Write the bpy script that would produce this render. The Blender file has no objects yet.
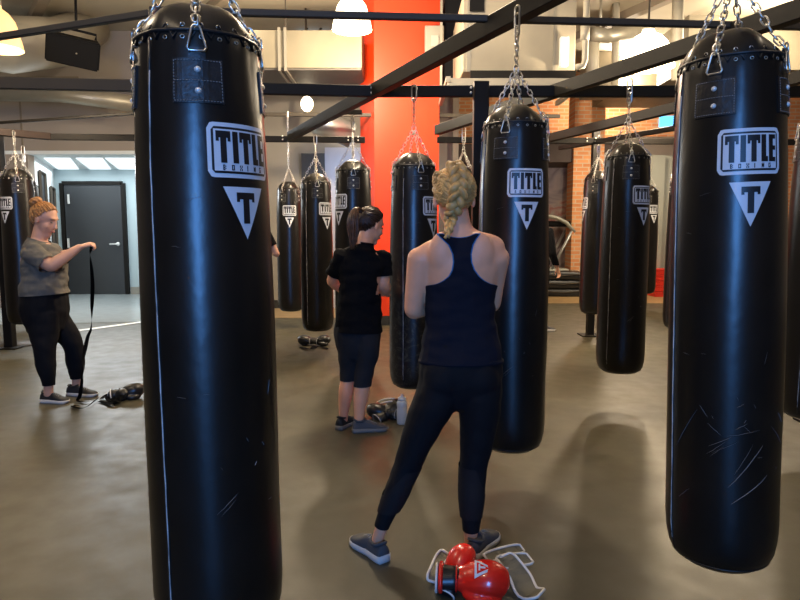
import bpy, bmesh, math, random
from mathutils import Vector, Matrix, noise
random.seed(7)
V = Vector
PI = math.pi
C = bpy.context.scene.collection
F = 640.0; CH = 1.35; TH = math.atan(68/640)
ct, st = math.cos(TH), math.sin(TH)

# ---------------------------------------------------------------- measuring helpers (survey the room from the photo)
def ray(px, py):
    a = (px-400)/F; b = (300-py)/F
    return V((a, ct+b*st, -st+b*ct))
def P(px, py, Y):
    d = ray(px, py); return V((0,0,CH)) + d*(Y/d.y)
def PZ(px, py, Z):
    d = ray(px, py); return V((0,0,CH)) + d*((Z-CH)/d.z)
def Q(v):
    x, y, z = v.x, v.y, v.z-CH
    dep = y*ct - z*st; up = y*st + z*ct
    return 400+F*x/dep, 300-F*up/dep

# ---------------------------------------------------------------- materials
def mat(name, col, rough=.5, metal=0, spec=.5, bump=0, bscale=40, vary=0, vscale=6, emit=None, estr=0, trans=0, sheen=0, coat=0, stretch=None):
    m = bpy.data.materials.new(name); m.use_nodes = True
    nt = m.node_tree; b = nt.nodes['Principled BSDF']
    b.inputs['Base Color'].default_value = (*col, 1); b.inputs['Roughness'].default_value = rough
    b.inputs['Metallic'].default_value = metal; b.inputs['Specular IOR Level'].default_value = spec
    b.inputs['Coat Weight'].default_value = coat
    if sheen: b.inputs['Sheen Weight'].default_value = sheen
    if trans: b.inputs['Transmission Weight'].default_value = trans
    if emit: b.inputs['Emission Color'].default_value = (*emit,1); b.inputs['Emission Strength'].default_value = estr
    tc = nt.nodes.new('ShaderNodeTexCoord'); src = tc.outputs['Object']
    if stretch:
        mp = nt.nodes.new('ShaderNodeMapping'); mp.inputs['Scale'].default_value = stretch
        nt.links.new(src, mp.inputs[0]); src = mp.outputs[0]
    if vary:
        n = nt.nodes.new('ShaderNodeTexNoise'); n.inputs['Scale'].default_value = vscale; n.inputs['Detail'].default_value = 6
        nt.links.new(src, n.inputs['Vector'])
        r = nt.nodes.new('ShaderNodeMapRange'); r.inputs[1].default_value=.3; r.inputs[2].default_value=.7
        r.inputs[3].default_value = 1-vary; r.inputs[4].default_value = 1+vary
        nt.links.new(n.outputs[0], r.inputs[0])
        x = nt.nodes.new('ShaderNodeVectorMath'); x.operation='SCALE'; x.inputs[0].default_value = col
        nt.links.new(r.outputs[0], x.inputs['Scale']); nt.links.new(x.outputs[0], b.inputs['Base Color'])
    if bump:
        n2 = nt.nodes.new('ShaderNodeTexNoise'); n2.inputs['Scale'].default_value = bscale; n2.inputs['Detail'].default_value = 5
        nt.links.new(src, n2.inputs['Vector'])
        bp = nt.nodes.new('ShaderNodeBump'); bp.inputs['Strength'].default_value = bump; bp.inputs['Distance'].default_value = .01
        nt.links.new(n2.outputs[0], bp.inputs['Height']); nt.links.new(bp.outputs[0], b.inputs['Normal'])
    return m
M = {}
M['leather'] = mat('black_leather', (.0065,.0055,.005), .30, bump=.12, bscale=14, vary=.3, spec=.5)
M['leather_dark'] = mat('patch_leather', (.011,.010,.010), .42, bump=.2, bscale=60)
M['white'] = mat('white_print', (.66,.68,.72), .4)
M['black_print'] = mat('black_print', (.008,.008,.01), .4)
M['stitch'] = mat('grey_thread', (.25,.25,.25), .7)
M['piping'] = mat('worn_piping', (.42,.41,.40), .6, vary=.6, vscale=16)
M['chrome'] = mat('chain_steel', (.62,.60,.56), .28, metal=1)
M['scuff'] = mat('scuff_grey', (.20,.20,.21), .6)
M['steel'] = mat('black_painted_steel', (.009,.0075,.006), .55, bump=.05, spec=.2)
M['tube'] = mat('grey_steel_tube', (.055,.046,.035), .55, spec=.25)
M['rust'] = mat('brown_painted_steel', (.022,.012,.008), .5, spec=.3)
M['bolt'] = mat('zinc_bolt', (.75,.74,.70), .35, metal=.2)
M['red'] = mat('red_paint', (.72,.042,.004), .42, vary=.08, vscale=2)
M['wall'] = mat('greige_wall', (.30,.275,.225), .7, vary=.06, vscale=1.5)
M['wall_soffit'] = mat('warm_grey_wall', (.33,.29,.25), .75, vary=.05, vscale=1)
M['lobby'] = mat('pale_blue_wall', (.44,.54,.56), .6)
M['white_wall'] = mat('white_wall', (.75,.78,.78), .6)
M['ceil'] = mat('beige_ceiling', (.40,.35,.26), .8, vary=.08, vscale=1.2)
M['joist'] = mat('brown_joist', (.22,.18,.13), .7)
M['base'] = mat('black_baseboard', (.02,.02,.02), .6)
M['wood'] = mat('tan_wood_floor', (.36,.24,.11), .4, vary=.2, vscale=5, stretch=(1,8,1))
M['tile'] = mat('grey_lobby_tile', (.30,.33,.33), .25, vary=.06)
M['door'] = mat('charcoal_door', (.035,.038,.042), .45)
M['panel_light'] = mat('ceiling_light_panel', (.9,.93,.95), .6, emit=(.85,.95,1), estr=.9)
M['ceil_tile'] = mat('lobby_ceiling_tile', (.7,.75,.75), .8, emit=(.8,.92,1), estr=.06)  # faint glow added so the tiles look lit, they are no lamp
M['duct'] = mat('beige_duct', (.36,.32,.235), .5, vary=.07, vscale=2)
M['duct_dimmed'] = mat('dimmed_beige_duct', (.20,.175,.12), .55, vary=.1, vscale=2)  # same beige duct, colour darkened to offset strong lamplight
M['duct_shade'] = mat('shaded_duct_underside', (.09,.08,.07), .6)  # shade under the beige duct, put into the colour
M['galv'] = mat('galvanised_metal', (.30,.28,.225), .4, metal=.4, vary=.1, vscale=3)
M['pvc'] = mat('white_pipe', (.40,.37,.29), .5)
M['speaker'] = mat('black_speaker', (.005,.005,.006), .7, spec=.15)
M['lamp_hot'] = mat('glowing_glass', (1,.9,.7), .4, emit=(1,.84,.58), estr=7)
M['lamp_warm'] = mat('amber_glass', (.9,.65,.35), .4, emit=(1,.50,.18), estr=.7)
M['blue_glow'] = mat('blue_window', (.1,.4,.8), .3, emit=(.1,.5,1), estr=1.6)
M['day_glow'] = mat('daylight_glass', (.5,.6,.7), .3, emit=(.6,.75,1), estr=.8)
M['skin'] = mat('skin', (.80,.37,.21), .5, bump=.03, bscale=60, vary=.08, vscale=9)
M['skin_tan'] = mat('skin_tan', (.72,.38,.25), .5, bump=.03, bscale=60, vary=.08, vscale=9)
M['legging'] = mat('black_leggings', (.006,.006,.008), .8, bump=.06, bscale=25, spec=.18)
M['legging_mesh'] = mat('mesh_panel', (.013,.011,.012), .8, spec=.2)
M['capri'] = mat('charcoal_capri', (.017,.018,.022), .9, bump=.06, bscale=300, spec=.15)
M['tank'] = mat('navy_tank', (.007,.008,.016), .85, bump=.1, bscale=22, spec=.15)
M['bra'] = mat('blue_edging', (.02,.13,.30), .7)
M['tee_black'] = mat('black_tee', (.005,.005,.006), .95, bump=.12, bscale=14, spec=.1)
M['tee_grey'] = mat('grey_tee', (.135,.125,.105), .9, bump=.15, bscale=16, vary=.12, vscale=30)
M['blond'] = mat('blond_hair', (.58,.32,.10), .45, vary=.5, vscale=16, bump=.25, bscale=120)
M['blond_dark'] = mat('dark_blond_hair', (.24,.14,.06), .5, vary=.5, vscale=40)
M['auburn'] = mat('strawberry_blond_hair', (.42,.19,.06), .45, vary=.45, vscale=60)
M['brunette'] = mat('dark_brown_hair', (.035,.014,.007), .4, vary=.5, vscale=40)
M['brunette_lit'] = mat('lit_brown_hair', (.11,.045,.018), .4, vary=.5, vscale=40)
M['shoe_grey'] = mat('grey_knit_shoe', (.06,.06,.065), .8, bump=.2, bscale=200)
M['shoe_black'] = mat('black_shoe', (.012,.012,.013), .7, bump=.1, bscale=150)
M['sole'] = mat('white_sole', (.55,.53,.50), .6)
M['sole_dark'] = mat('grey_sole', (.14,.13,.12), .6)
M['lace'] = mat('lace', (.25,.25,.24), .8)
M['glove_red'] = mat('red_glove_vinyl', (.78,.016,.008), .27, bump=.12, bscale=12, coat=.3)
M['glove_black'] = mat('black_glove_vinyl', (.010,.010,.011), .33, bump=.12, bscale=12)
M['olive'] = mat('grey_lining', (.27,.25,.18), .5, bump=.2, bscale=30)
M['trim'] = mat('white_trim', (.72,.70,.66), .5)
M['wrap'] = mat('black_cotton_wrap', (.007,.007,.008), .95, spec=.08)
M['lips'] = mat('lips', (.42,.13,.10), .5)
M['eye'] = mat('eye', (.03,.02,.015), .3)
M['bottle'] = mat('frosted_bottle', (.62,.64,.62), .35, spec=.5)
M['mat_black'] = mat('black_vinyl_mat', (.012,.014,.016), .35, bump=.3, bscale=8)
M['red_plastic'] = mat('red_crate', (.65,.03,.015), .45)
M['grey_col'] = mat('grey_column', (.34,.35,.30), .6)
M['lav'] = mat('pale_lavender_wall', (.45,.45,.50), .6)
M['soffit_brown'] = mat('brown_soffit', (.065,.045,.038), .7)
M['metal_lt'] = mat('light_metal', (.45,.47,.46), .35, metal=.6)

def floor_mat():
    m = bpy.data.materials.new('rubber_floor'); m.use_nodes = True
    nt = m.node_tree; b = nt.nodes['Principled BSDF']; L = nt.links.new
    tc = nt.nodes.new('ShaderNodeTexCoord')
    n1 = nt.nodes.new('ShaderNodeTexNoise'); n1.inputs['Scale'].default_value=.8; n1.inputs['Detail'].default_value=5
    n2 = nt.nodes.new('ShaderNodeTexNoise'); n2.inputs['Scale'].default_value=260; n2.inputs['Detail'].default_value=2
    n3 = nt.nodes.new('ShaderNodeTexNoise'); n3.inputs['Scale'].default_value=7; n3.inputs['Detail'].default_value=7
    for n in (n1,n2,n3): L(tc.outputs['Object'], n.inputs['Vector'])
    cr = nt.nodes.new('ShaderNodeValToRGB')
    cr.color_ramp.elements[0].position=.3; cr.color_ramp.elements[0].color=(.045,.040,.022,1)
    cr.color_ramp.elements[1].position=.7; cr.color_ramp.elements[1].color=(.075,.067,.038,1)
    L(n1.outputs[0], cr.inputs[0])
    sp = nt.nodes.new('ShaderNodeMapRange'); sp.inputs[1].default_value=.66; sp.inputs[2].default_value=.75; sp.inputs[3].default_value=0; sp.inputs[4].default_value=.5
    L(n2.outputs[0], sp.inputs[0])
    mx = nt.nodes.new('ShaderNodeMix'); mx.data_type='RGBA'; mx.inputs[7].default_value=(.17,.16,.13,1)
    L(sp.outputs[0], mx.inputs[0]); L(cr.outputs[0], mx.inputs[6]); L(mx.outputs[2], b.inputs['Base Color'])
    rr = nt.nodes.new('ShaderNodeMapRange'); rr.inputs[1].default_value=.3; rr.inputs[2].default_value=.7; rr.inputs[3].default_value=.42; rr.inputs[4].default_value=.56
    L(n3.outputs[0], rr.inputs[0]); L(rr.outputs[0], b.inputs['Roughness'])
    b.inputs['Specular IOR Level'].default_value = .45
    bp = nt.nodes.new('ShaderNodeBump'); bp.inputs['Strength'].default_value=.12; bp.inputs['Distance'].default_value=.002
    L(n2.outputs[0], bp.inputs['Height']); L(bp.outputs[0], b.inputs['Normal'])
    return m
M['floor'] = floor_mat()
def brick_mat(name, mode):
    m = bpy.data.materials.new(name); m.use_nodes = True
    nt = m.node_tree; b = nt.nodes['Principled BSDF']; L = nt.links.new
    tc = nt.nodes.new('ShaderNodeTexCoord'); s = nt.nodes.new('ShaderNodeSeparateXYZ'); c = nt.nodes.new('ShaderNodeCombineXYZ')
    L(tc.outputs['Object'], s.inputs[0]); L(s.outputs[0], c.inputs[0]); L(s.outputs[2], c.inputs[1])
    br = nt.nodes.new('ShaderNodeTexBrick'); L(c.outputs[0], br.inputs['Vector'])
    br.inputs['Color1'].default_value=(.56,.21,.075,1); br.inputs['Color2'].default_value=(.70,.32,.13,1); br.inputs['Mortar'].default_value=(.55,.42,.28,1)
    br.inputs['Scale'].default_value=1; br.inputs['Brick Width'].default_value=.26; br.inputs['Row Height'].default_value=.085; br.inputs['Mortar Size'].default_value=.011
    L(br.outputs[0], b.inputs['Base Color']); b.inputs['Roughness'].default_value=.85
    return m
M['brick'] = brick_mat('orange_brick', 'xz')
def mural_mat():
    m = bpy.data.materials.new('painted_mural'); m.use_nodes = True
    nt = m.node_tree; b = nt.nodes['Principled BSDF']; L = nt.links.new
    tc = nt.nodes.new('ShaderNodeTexCoord'); n = nt.nodes.new('ShaderNodeTexNoise'); n.inputs['Scale'].default_value=1.6; n.inputs['Detail'].default_value=3
    n.inputs['Distortion'].default_value=1.2
    L(tc.outputs['Object'], n.inputs['Vector']); cr = nt.nodes.new('ShaderNodeValToRGB'); e = cr.color_ramp.elements
    e[0].position=.34; e[0].color=(.16,.13,.15,1); e[1].position=.7; e[1].color=(.62,.58,.54,1)
    for p,col in ((.43,(.45,.40,.42,1)),(.5,(.60,.52,.48,1)),(.57,(.55,.24,.22,1))):
        x = e.new(p); x.color = col
    L(n.outputs[0], cr.inputs[0]); L(cr.outputs[0], b.inputs['Base Color']); b.inputs['Roughness'].default_value=.7
    return m
M['mural'] = mural_mat()
def worn_leather():
    m = M['leather'].copy(); m.name = 'scuffed_black_leather'
    nt = m.node_tree; b = nt.nodes['Principled BSDF']; L = nt.links.new
    tc = nt.nodes.new('ShaderNodeTexCoord')
    n = nt.nodes.new('ShaderNodeTexNoise'); n.inputs['Scale'].default_value=11; n.inputs['Detail'].default_value=9; n.inputs['Distortion'].default_value=2.5; n.inputs['Roughness'].default_value=.7
    L(tc.outputs['Object'], n.inputs['Vector'])
    s = nt.nodes.new('ShaderNodeSeparateXYZ'); L(tc.outputs['Object'], s.inputs[0])
    g = nt.nodes.new('ShaderNodeMapRange'); g.inputs[1].default_value=1.3; g.inputs[2].default_value=.5; g.inputs[3].default_value=0; g.inputs[4].default_value=1
    L(s.outputs[2], g.inputs[0])
    r = nt.nodes.new('ShaderNodeMapRange'); r.inputs[1].default_value=.5; r.inputs[2].default_value=.72; r.inputs[3].default_value=0; r.inputs[4].default_value=.5
    L(n.outputs[0], r.inputs[0]); mu = nt.nodes.new('ShaderNodeMath'); mu.operation='MULTIPLY'; L(r.outputs[0], mu.inputs[0]); L(g.outputs[0], mu.inputs[1])
    mx = nt.nodes.new('ShaderNodeMix'); mx.data_type='RGBA'; mx.inputs[6].default_value=(.009,.009,.010,1); mx.inputs[7].default_value=(.17,.15,.11,1)
    L(mu.outputs[0], mx.inputs[0]); L(mx.outputs[2], b.inputs['Base Color'])
    return m
M['leather_worn'] = worn_leather()

# ---------------------------------------------------------------- object helpers
def tag(o, label=None, cat=None, group=None, kind=None):
    if label: o['label'] = label
    if cat: o['category'] = cat
    if group: o['group'] = group
    if kind: o['kind'] = kind
    return o
WL = {}
def wloc(o):
    return WL.get(o.name, V(o.location))
def thing(name, loc, label, cat, group=None, rotz=0):
    o = bpy.data.objects.new(name, None); C.objects.link(o); o.location = loc; o.rotation_euler=(0,0,rotz)
    o.empty_display_size = .1
    WL[o.name] = V(loc)
    return tag(o, label, cat, group)
def obj(name, bm, m, parent=None, smooth=True, label=None):
    """link a bmesh (built in world coordinates) as one mesh object"""
    off = wloc(parent) if parent else V((0,0,0))
    if parent and off.length > 0: bmesh.ops.translate(bm, verts=bm.verts, vec=-off)
    elif not parent and len(bm.verts):
        xs=[v.co for v in bm.verts]; c=V(((min(v.x for v in xs)+max(v.x for v in xs))/2,(min(v.y for v in xs)+max(v.y for v in xs))/2,min(v.z for v in xs)))
        bmesh.ops.translate(bm, verts=bm.verts, vec=-c); off=c
    me = bpy.data.meshes.new(name); bm.to_mesh(me); bm.free()
    if smooth:
        for p in me.polygons: p.use_smooth = True
    for mm in (m if isinstance(m,(list,tuple)) else [m]): me.materials.append(mm)
    o = bpy.data.objects.new(name, me); C.objects.link(o)
    if parent: o.parent = parent
    else: o.location = off
    WL[o.name] = V(off)
    if label: o['label'] = label
    return o
def struct(name, bm, m, parent=None, smooth=False):
    o = obj(name, bm, m, parent, smooth)
    if not parent: o['kind'] = 'structure'
    return o
def B(): return bmesh.new()
def box(bm, c, s, rot=None, bev=0):
    r = bmesh.ops.create_cube(bm, size=1, matrix=Matrix.Translation(V(c)) @ (rot.to_4x4() if rot else Matrix()) @ Matrix.Diagonal((*s,1)))
    if bev:
        ed = list({e for v in r['verts'] for e in v.link_edges})
        bmesh.ops.bevel(bm, geom=ed, offset=bev, segments=2, affect='EDGES', profile=.5)
    return bm
def hexa(bm, lo, hi):
    """prism from 4 bottom and 4 top corners"""
    a = [bm.verts.new(p) for p in lo]; b = [bm.verts.new(p) for p in hi]
    n = len(a)
    bm.faces.new(a[::-1]); bm.faces.new(b)
    for i in range(n): bm.faces.new((a[i], a[(i+1)%n], b[(i+1)%n], b[i]))
    bmesh.ops.recalc_face_normals(bm, faces=bm.faces)
    return bm
def frames(pts, closed=False):
    n = len(pts); T = []
    for i in range(n):
        a = pts[(i-1)%n] if (closed or i>0) else pts[0]; b = pts[(i+1)%n] if (closed or i<n-1) else pts[-1]
        t = b-a; T.append(t.normalized() if t.length>1e-9 else V((0,0,1)))
    ref = V((0,0,1)) if abs(T[0].z)<.9 else V((1,0,0))
    u = T[0].cross(ref).normalized(); U=[u]
    for i in range(1,n):
        u = U[-1] - T[i]*U[-1].dot(T[i]); u = u.normalized() if u.length>1e-6 else U[-1]; U.append(u)
    return T, U
def tube(bm, pts, r, seg=8, closed=False, caps=True, flat=1.0):
    pts = [V(p) for p in pts]; n=len(pts)
    rs = r if isinstance(r,(list,tuple)) else [r]*n
    T,U = frames(pts, closed); rings=[]
    for p,t,u,rr in zip(pts,T,U,rs):
        w = t.cross(u)
        rings.append([bm.verts.new(p + (u*math.cos(a)+w*math.sin(a)*flat)*rr) for a in [2*PI*k/seg for k in range(seg)]])
    for i in range(n if closed else n-1):
        A, Bq = rings[i], rings[(i+1)%n]
        for k in range(seg): bm.faces.new((A[k],A[(k+1)%seg],Bq[(k+1)%seg],Bq[k]))
    if caps and not closed:
        bm.faces.new(rings[0][::-1]); bm.faces.new(rings[-1])
    return bm
def lathe(bm, prof, c=(0,0,0), seg=32, axis=None):
    """prof: (r,z) list; closes poles"""
    R = axis.to_matrix() if axis else Matrix.Identity(3); c = V(c); rings=[]
    for r,z in prof:
        if r < 1e-5: rings.append([bm.verts.new(c+R@V((0,0,z)))])
        else: rings.append([bm.verts.new(c+R@V((r*math.cos(a),r*math.sin(a),z))) for a in [2*PI*k/seg for k in range(seg)]])
    for A,Bq in zip(rings,rings[1:]):
        for k in range(seg):
            q=[A[k%len(A)],A[(k+1)%len(A)],Bq[(k+1)%len(Bq)],Bq[k%len(Bq)]]
            u=[]; [u.append(x) for x in q if x not in u]
            if len(u)>2: bm.faces.new(u)
    return bm
def ball(bm, c, r, sub=3, R=None):
    r = r if isinstance(r,(tuple,list)) else (r,r,r)
    bmesh.ops.create_icosphere(bm, subdivisions=sub, radius=1, matrix=Matrix.Translation(V(c)) @ (R.to_4x4() if R else Matrix()) @ Matrix.Diagonal((*r,1)))
    return bm
def axes(f, u=V((0,0,1))):
    """matrix with columns right, forward, up"""
    f = V(f).normalized(); r = f.cross(V(u)).normalized(); u2 = r.cross(f)
    return Matrix((r,f,u2)).transposed()
def link(bm, c, d, roll, L=.034, W=.0095, r=.0028, seg=5, k=12):
    d = V(d).normalized(); ref = V((0,0,1)) if abs(d.z)<.9 else V((1,0,0))
    a = d.cross(ref).normalized(); b = d.cross(a)
    s = a*math.cos(roll)+b*math.sin(roll); h=L/2-W; pts=[]
    for i in range(k):
        t = 2*PI*i/k; y = math.sin(t)*W + (h if math.sin(t)>=0 else -h); pts.append(V(c)+s*math.cos(t)*W+d*y)
    tube(bm, pts, r, seg, closed=True)
def chain(bm, a, b, L=.034, W=.0095, r=.0028):
    a=V(a); b=V(b); n=max(1,round((b-a).length/(L*.74))); d=b-a
    for i in range(n): link(bm, a+d*((i+.5)/n), d, (i%2)*PI/2, L, W, r)
# ================================================================= THE ROOM
YW = 11.3
ZC = 4.75
def X(px, Y): return (px-400)/F*(Y*ct)  # at eye level
bm=B(); box(bm,(0,5.2,-.05),(26,22,.1)); struct('floor', bm, M['floor'])
bm=B(); box(bm,(0,13,0.004),(0,0,0))
bm.free()
# lighter strips of flooring
bm=B(); a=PZ(240,318,.0); b=PZ(361,318,.0)
hexa(bm,[(a.x,a.y,0),(b.x,b.y,0),(b.x,YW,0),(a.x,YW,0)],[(a.x,a.y,.006),(b.x,b.y,.006),(b.x,YW,.006),(a.x,YW,.006)]); struct('floor_wood', bm, M['wood'])
bm=B(); box(bm,(5.4,13.9,.003),(11.4,3.6,.006)); struct('floor_wood_back', bm, M['wood'])
# lobby floor (tile) with pale threshold
bm=B(); L0=PZ(20,331,0); L1=PZ(142,322,0)
hexa(bm,[(-9.5,L0.y,0),(L1.x,L1.y,0),(-3.2,14.0,0),(-9.5,14.0,0)],[(-9.5,L0.y,.006),(L1.x,L1.y,.006),(-3.2,14.0,.006),(-9.5,14.0,.006)]); struct('floor_lobby', bm, M['tile'])
bm=B(); q0=PZ(78,331,0); q1=PZ(145,322,0)
tube(bm,[q0+V((0,0,.006)),q1+V((0,0,.006))],.055,6,flat=.15); struct('trim_1', bm, M['white_wall'])
# back wall with lobby opening
xo0, xo1 = X(32,YW), X(150,YW); zo = 2.70
bm=B(); box(bm,((xo1+0.9)/2-.0,YW+.1,ZC/2),(0.9-xo1,.2,ZC)); struct('wall_back', bm, M['wall'])
bm=B(); box(bm,((-13+xo1)/2,YW+.1,(zo+ZC)/2),(xo1+13,.2,ZC-zo)); struct('wall_over_lobby', bm, M['wall_soffit'])
bm=B(); box(bm,((-13+xo0)/2,YW+.1,zo/2),(xo0+13,.2,zo)); struct('wall_back_left', bm, M['wall_soffit'])
# wall panel seams over the lobby
bm=B(); 
for px in (28,): box(bm,(X(px,YW),YW-.005,3.35),(.03,.01,1.3))
box(bm,(-9,YW-.005,3.98),(7,.01,.03)); struct('trim_2', bm, M['joist'])
bm=B(); xa=X(245,YW); xb=X(361,YW); box(bm,((xa+xb)/2,YW-.01,.075),(xb-xa,.02,.15)); struct('baseboard_back', bm, M['base'])
# lobby
YB=13.9
bm=B(); box(bm,(-6,YB+.05,1.35),(8,.1,2.7)); struct('wall_lobby', bm, M['lobby'])
xl0=V((xo0,YW+.2,0)); xl1=V((X(57,YB),YB,0))
bm=B(); n=V((.1,0,0)); hexa(bm,[xl0,xl1,xl1-n,xl0-n],[p+V((0,0,2.7)) for p in (xl0,xl1,xl1-n,xl0-n)]); struct('wall_lobby_left', bm, M['white_wall'])
bm=B(); box(bm,(-2.9,12.7,1.35),(.1,2.6,2.7)); struct('wall_lobby_right', bm, M['lobby'])
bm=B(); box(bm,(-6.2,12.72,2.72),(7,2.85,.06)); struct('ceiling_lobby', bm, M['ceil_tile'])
for i,(pa,pb) in enumerate(((52,76),(84,108),(113,142))):
    z=2.685
    c=[PZ(pa-8,158,z),PZ(pb-6,158,z),PZ(pb+3,169,z),PZ(pa+6,169,z)]
    bm=B(); hexa(bm,[V((p.x,p.y,z-.01)) for p in c],[V((p.x,p.y,z+.02)) for p in c])
    o=obj('ceiling_light',bm,M['panel_light'],smooth=False)
    tag(o,['square flat ceiling light panel in the lobby, nearest the white side wall','square flat ceiling light panel in the lobby, middle one of three','square flat ceiling light panel in the lobby, nearest the huge left bag'][i],'light','lobby ceiling lights')
# charcoal door
dx0,dx1=X(66,YB),X(125,YB); dz=CH+(232-186)/F*YB
d=thing('door_1',((dx0+dx1)/2,YB-.06,0),None,None); d['kind']='structure'
bm=B(); box(bm,((dx0+dx1)/2,YB-.03,dz/2),(dx1-dx0-.06,.05,dz-.02),bev=.006); obj('door_leaf',bm,M['door'],d,False)
bm=B()
for x in (dx0-.02,dx1+.02): box(bm,(x,YB-.03,dz/2),(.08,.09,dz+.08))
box(bm,((dx0+dx1)/2,YB-.03,dz+.04),(dx1-dx0,.09,.08)); obj('door_frame',bm,M['steel'],d,False)
hp=P(118,244,YB-.1); bm=B(); ball(bm,hp,(.045,.03,.045),2); tube(bm,[hp+V((0,-.04,0)),hp+V((-.04,-.05,0)),hp+V((-.16,-.05,-.005))],.016,8); obj('door_handle',bm,M['bolt'],d)
for py in (199,243):
    bm=B(); box(bm,P(68.5,py,YB-.09),(.04,.02,.2)); obj('hinge',bm,M['bolt'],d,False)
bm=B(); xa=dx1+.08; box(bm,((xa-2.95)/2,YB-.02,.08),(-2.95-xa,.03,.16)); struct('baseboard_lobby', bm, M['wall'])
# framed window and side door on white lobby wall
def onwall(t,z): p=xl0.lerp(xl1,t); return V((p.x+.02,p.y-.0,z))
for k,(t0,t1,z0,z1,nm) in enumerate(((.12,.38,1.2,2.45,'window_1'),(.66,.86,0,2.25,'door_2'))):
    bm=B(); a,b=onwall(t0,z0),onwall(t1,z0); e=V((.05,.0,0))
    hexa(bm,[a,b,b-e,a-e][:4],[p+V((0,0,z1-z0)) for p in (a,b,b-e,a-e)]); o=struct(nm,bm,M['door'])
    bm=B(); h=(z1-z0)
    for (c0,c1) in ((a,a+V((0,0,h))),(a+V((0,0,h)),b+V((0,0,h))),(b+V((0,0,h)),b)): tube(bm,[c0+V((.02,0,0)),c1+V((.02,0,0))],.03,4)
    obj('door_frame' if nm=='door_2' else 'window_frame',bm,M['tube'],o,False)
# dark recess and pale panel on back wall
bm=B(); xa,xb=X(303,YW),X(326,YW); box(bm,((xa+xb)/2,YW-.03,1.35),(xb-xa,.06,2.7)); struct('door_3',bm,M['door'])
bm=B(); xa,xb=X(326,YW),X(361,YW); box(bm,((xa+xb)/2,YW-.02,1.4),(xb-xa,.04,2.8)); struct('trim_3',bm,M['lav'])
# side walls far out of view, ceiling
bm=B(); box(bm,(-13.05,4.5,ZC/2),(.1,20,ZC)); struct('wall_left',bm,M['wall'])
bm=B(); box(bm,(13.05,5,ZC/2),(.1,22,ZC)); struct('wall_right',bm,M['wall'])
bm=B(); box(bm,(0,-5.05,ZC/2),(26,.1,ZC)); struct('wall_front',bm,M['wall'])
bm=B(); box(bm,(0,5.2,ZC+.1),(26,21,.2)); struct('ceiling',bm,M['ceil'])
# right part: deeper back wall, brick above, soffit, pier
YR=15.5
bm=B(); box(bm,(0.95,13.3,ZC/2),(.1,4.3,ZC)); struct('wall_return',bm,M['wall'])
bm=B(); box(bm,(7,YR+.1,ZC/2),(12.2,.2,ZC)); struct('wall_back_right',bm,M['brick'])
bm=B(); z0=CH+(232-147)/F*14.2
box(bm,(2.95,14.75,(2.95+z0)/2-.05),(3.9,1.4,z0-2.95+.1)); struct('trim_4',bm,M['soffit_brown'])
xb0=X(571,14.0); xb1=X(601,14.0)
bm=B(); box(bm,((xb0+xb1)/2,14.2,2.36),(xb1-xb0,.5,4.7)); struct('wall_pier',bm,M['brick'])
bm=B(); box(bm,(2.4,15.3,1.48),(3.4,.1,2.95)); struct('wall_mural',bm,M['mural'])
zz=CH+(232-139)/F*14.5
bm=B(); xa,xb=X(604,14.6),X(700,14.6); box(bm,((xa+xb)/2,14.6,(zz+CH+(232-158)/F*14.6)/2),(xb-xa,.2,zz-(CH+(232-158)/F*14.6))); struct('trim_5',bm,M['wall_soffit'])
bm=B(); xa,xb=X(600,15.2),X(730,15.2); box(bm,((xa+xb)/2,15.25,1.5),(xb-xa,.1,3)); struct('wall_panel',bm,M['soffit_brown'])
bm=B(); xa,xb=X(643,13.9),X(666,13.9); z1=CH+(232-158)/F*13.9; box(bm,((xa+xb)/2-.05,13.9,z1/2),((xb-xa)*.55,.4,z1)); box(bm,((xa+xb)/2+.18,14.0,z1/2),((xb-xa)*.4,.4,z1)); struct('trim_6',bm,M['grey_col'])
for (y0,y1) in ((100,110),(116,127)):
    a=P(660,y0,YR-.05); b=P(688,y1,YR-.05); bm=B(); box(bm,((a.x+b.x)/2,YR-.02,(a.z+b.z)/2),(b.x-a.x,.06,a.z-b.z)); struct('window_2',bm,M['blue_glow'])
# red column
c=[P(375,300,9.2),P(438,300,9.32),P(425,300,10.2),P(361.5,300,9.75)]
bm=B(); hexa(bm,[V((p.x,p.y,0)) for p in c],[V((p.x,p.y,ZC+.02)) for p in c]); struct('column_red',bm,M['red'])
cc=sum(c,V())/4; bm=B(); k=[cc+(p-cc)*1.03 for p in c]; hexa(bm,[V((p.x,p.y,0)) for p in k],[V((p.x,p.y,.14)) for p in k]); struct('baseboard_column',bm,M['base'])
# ceiling joists, running in depth
for i in range(7):
    x0=-6+i*2.6; bm=B(); 
    p0=V((x0+3.5,6,ZC-.13)); p1=V((x0-.3,15.2 if x0>.5 else 11.2,ZC-.13)); 
    d=(p1-p0).normalized(); s=V((d.y,-d.x,0))*.07
    hexa(bm,[p0+s,p1+s,p1-s,p0-s],[p+V((0,0,.14)) for p in (p0+s,p1+s,p1-s,p0-s)]); o=struct('ceiling_joist',bm,M['joist'])
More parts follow.
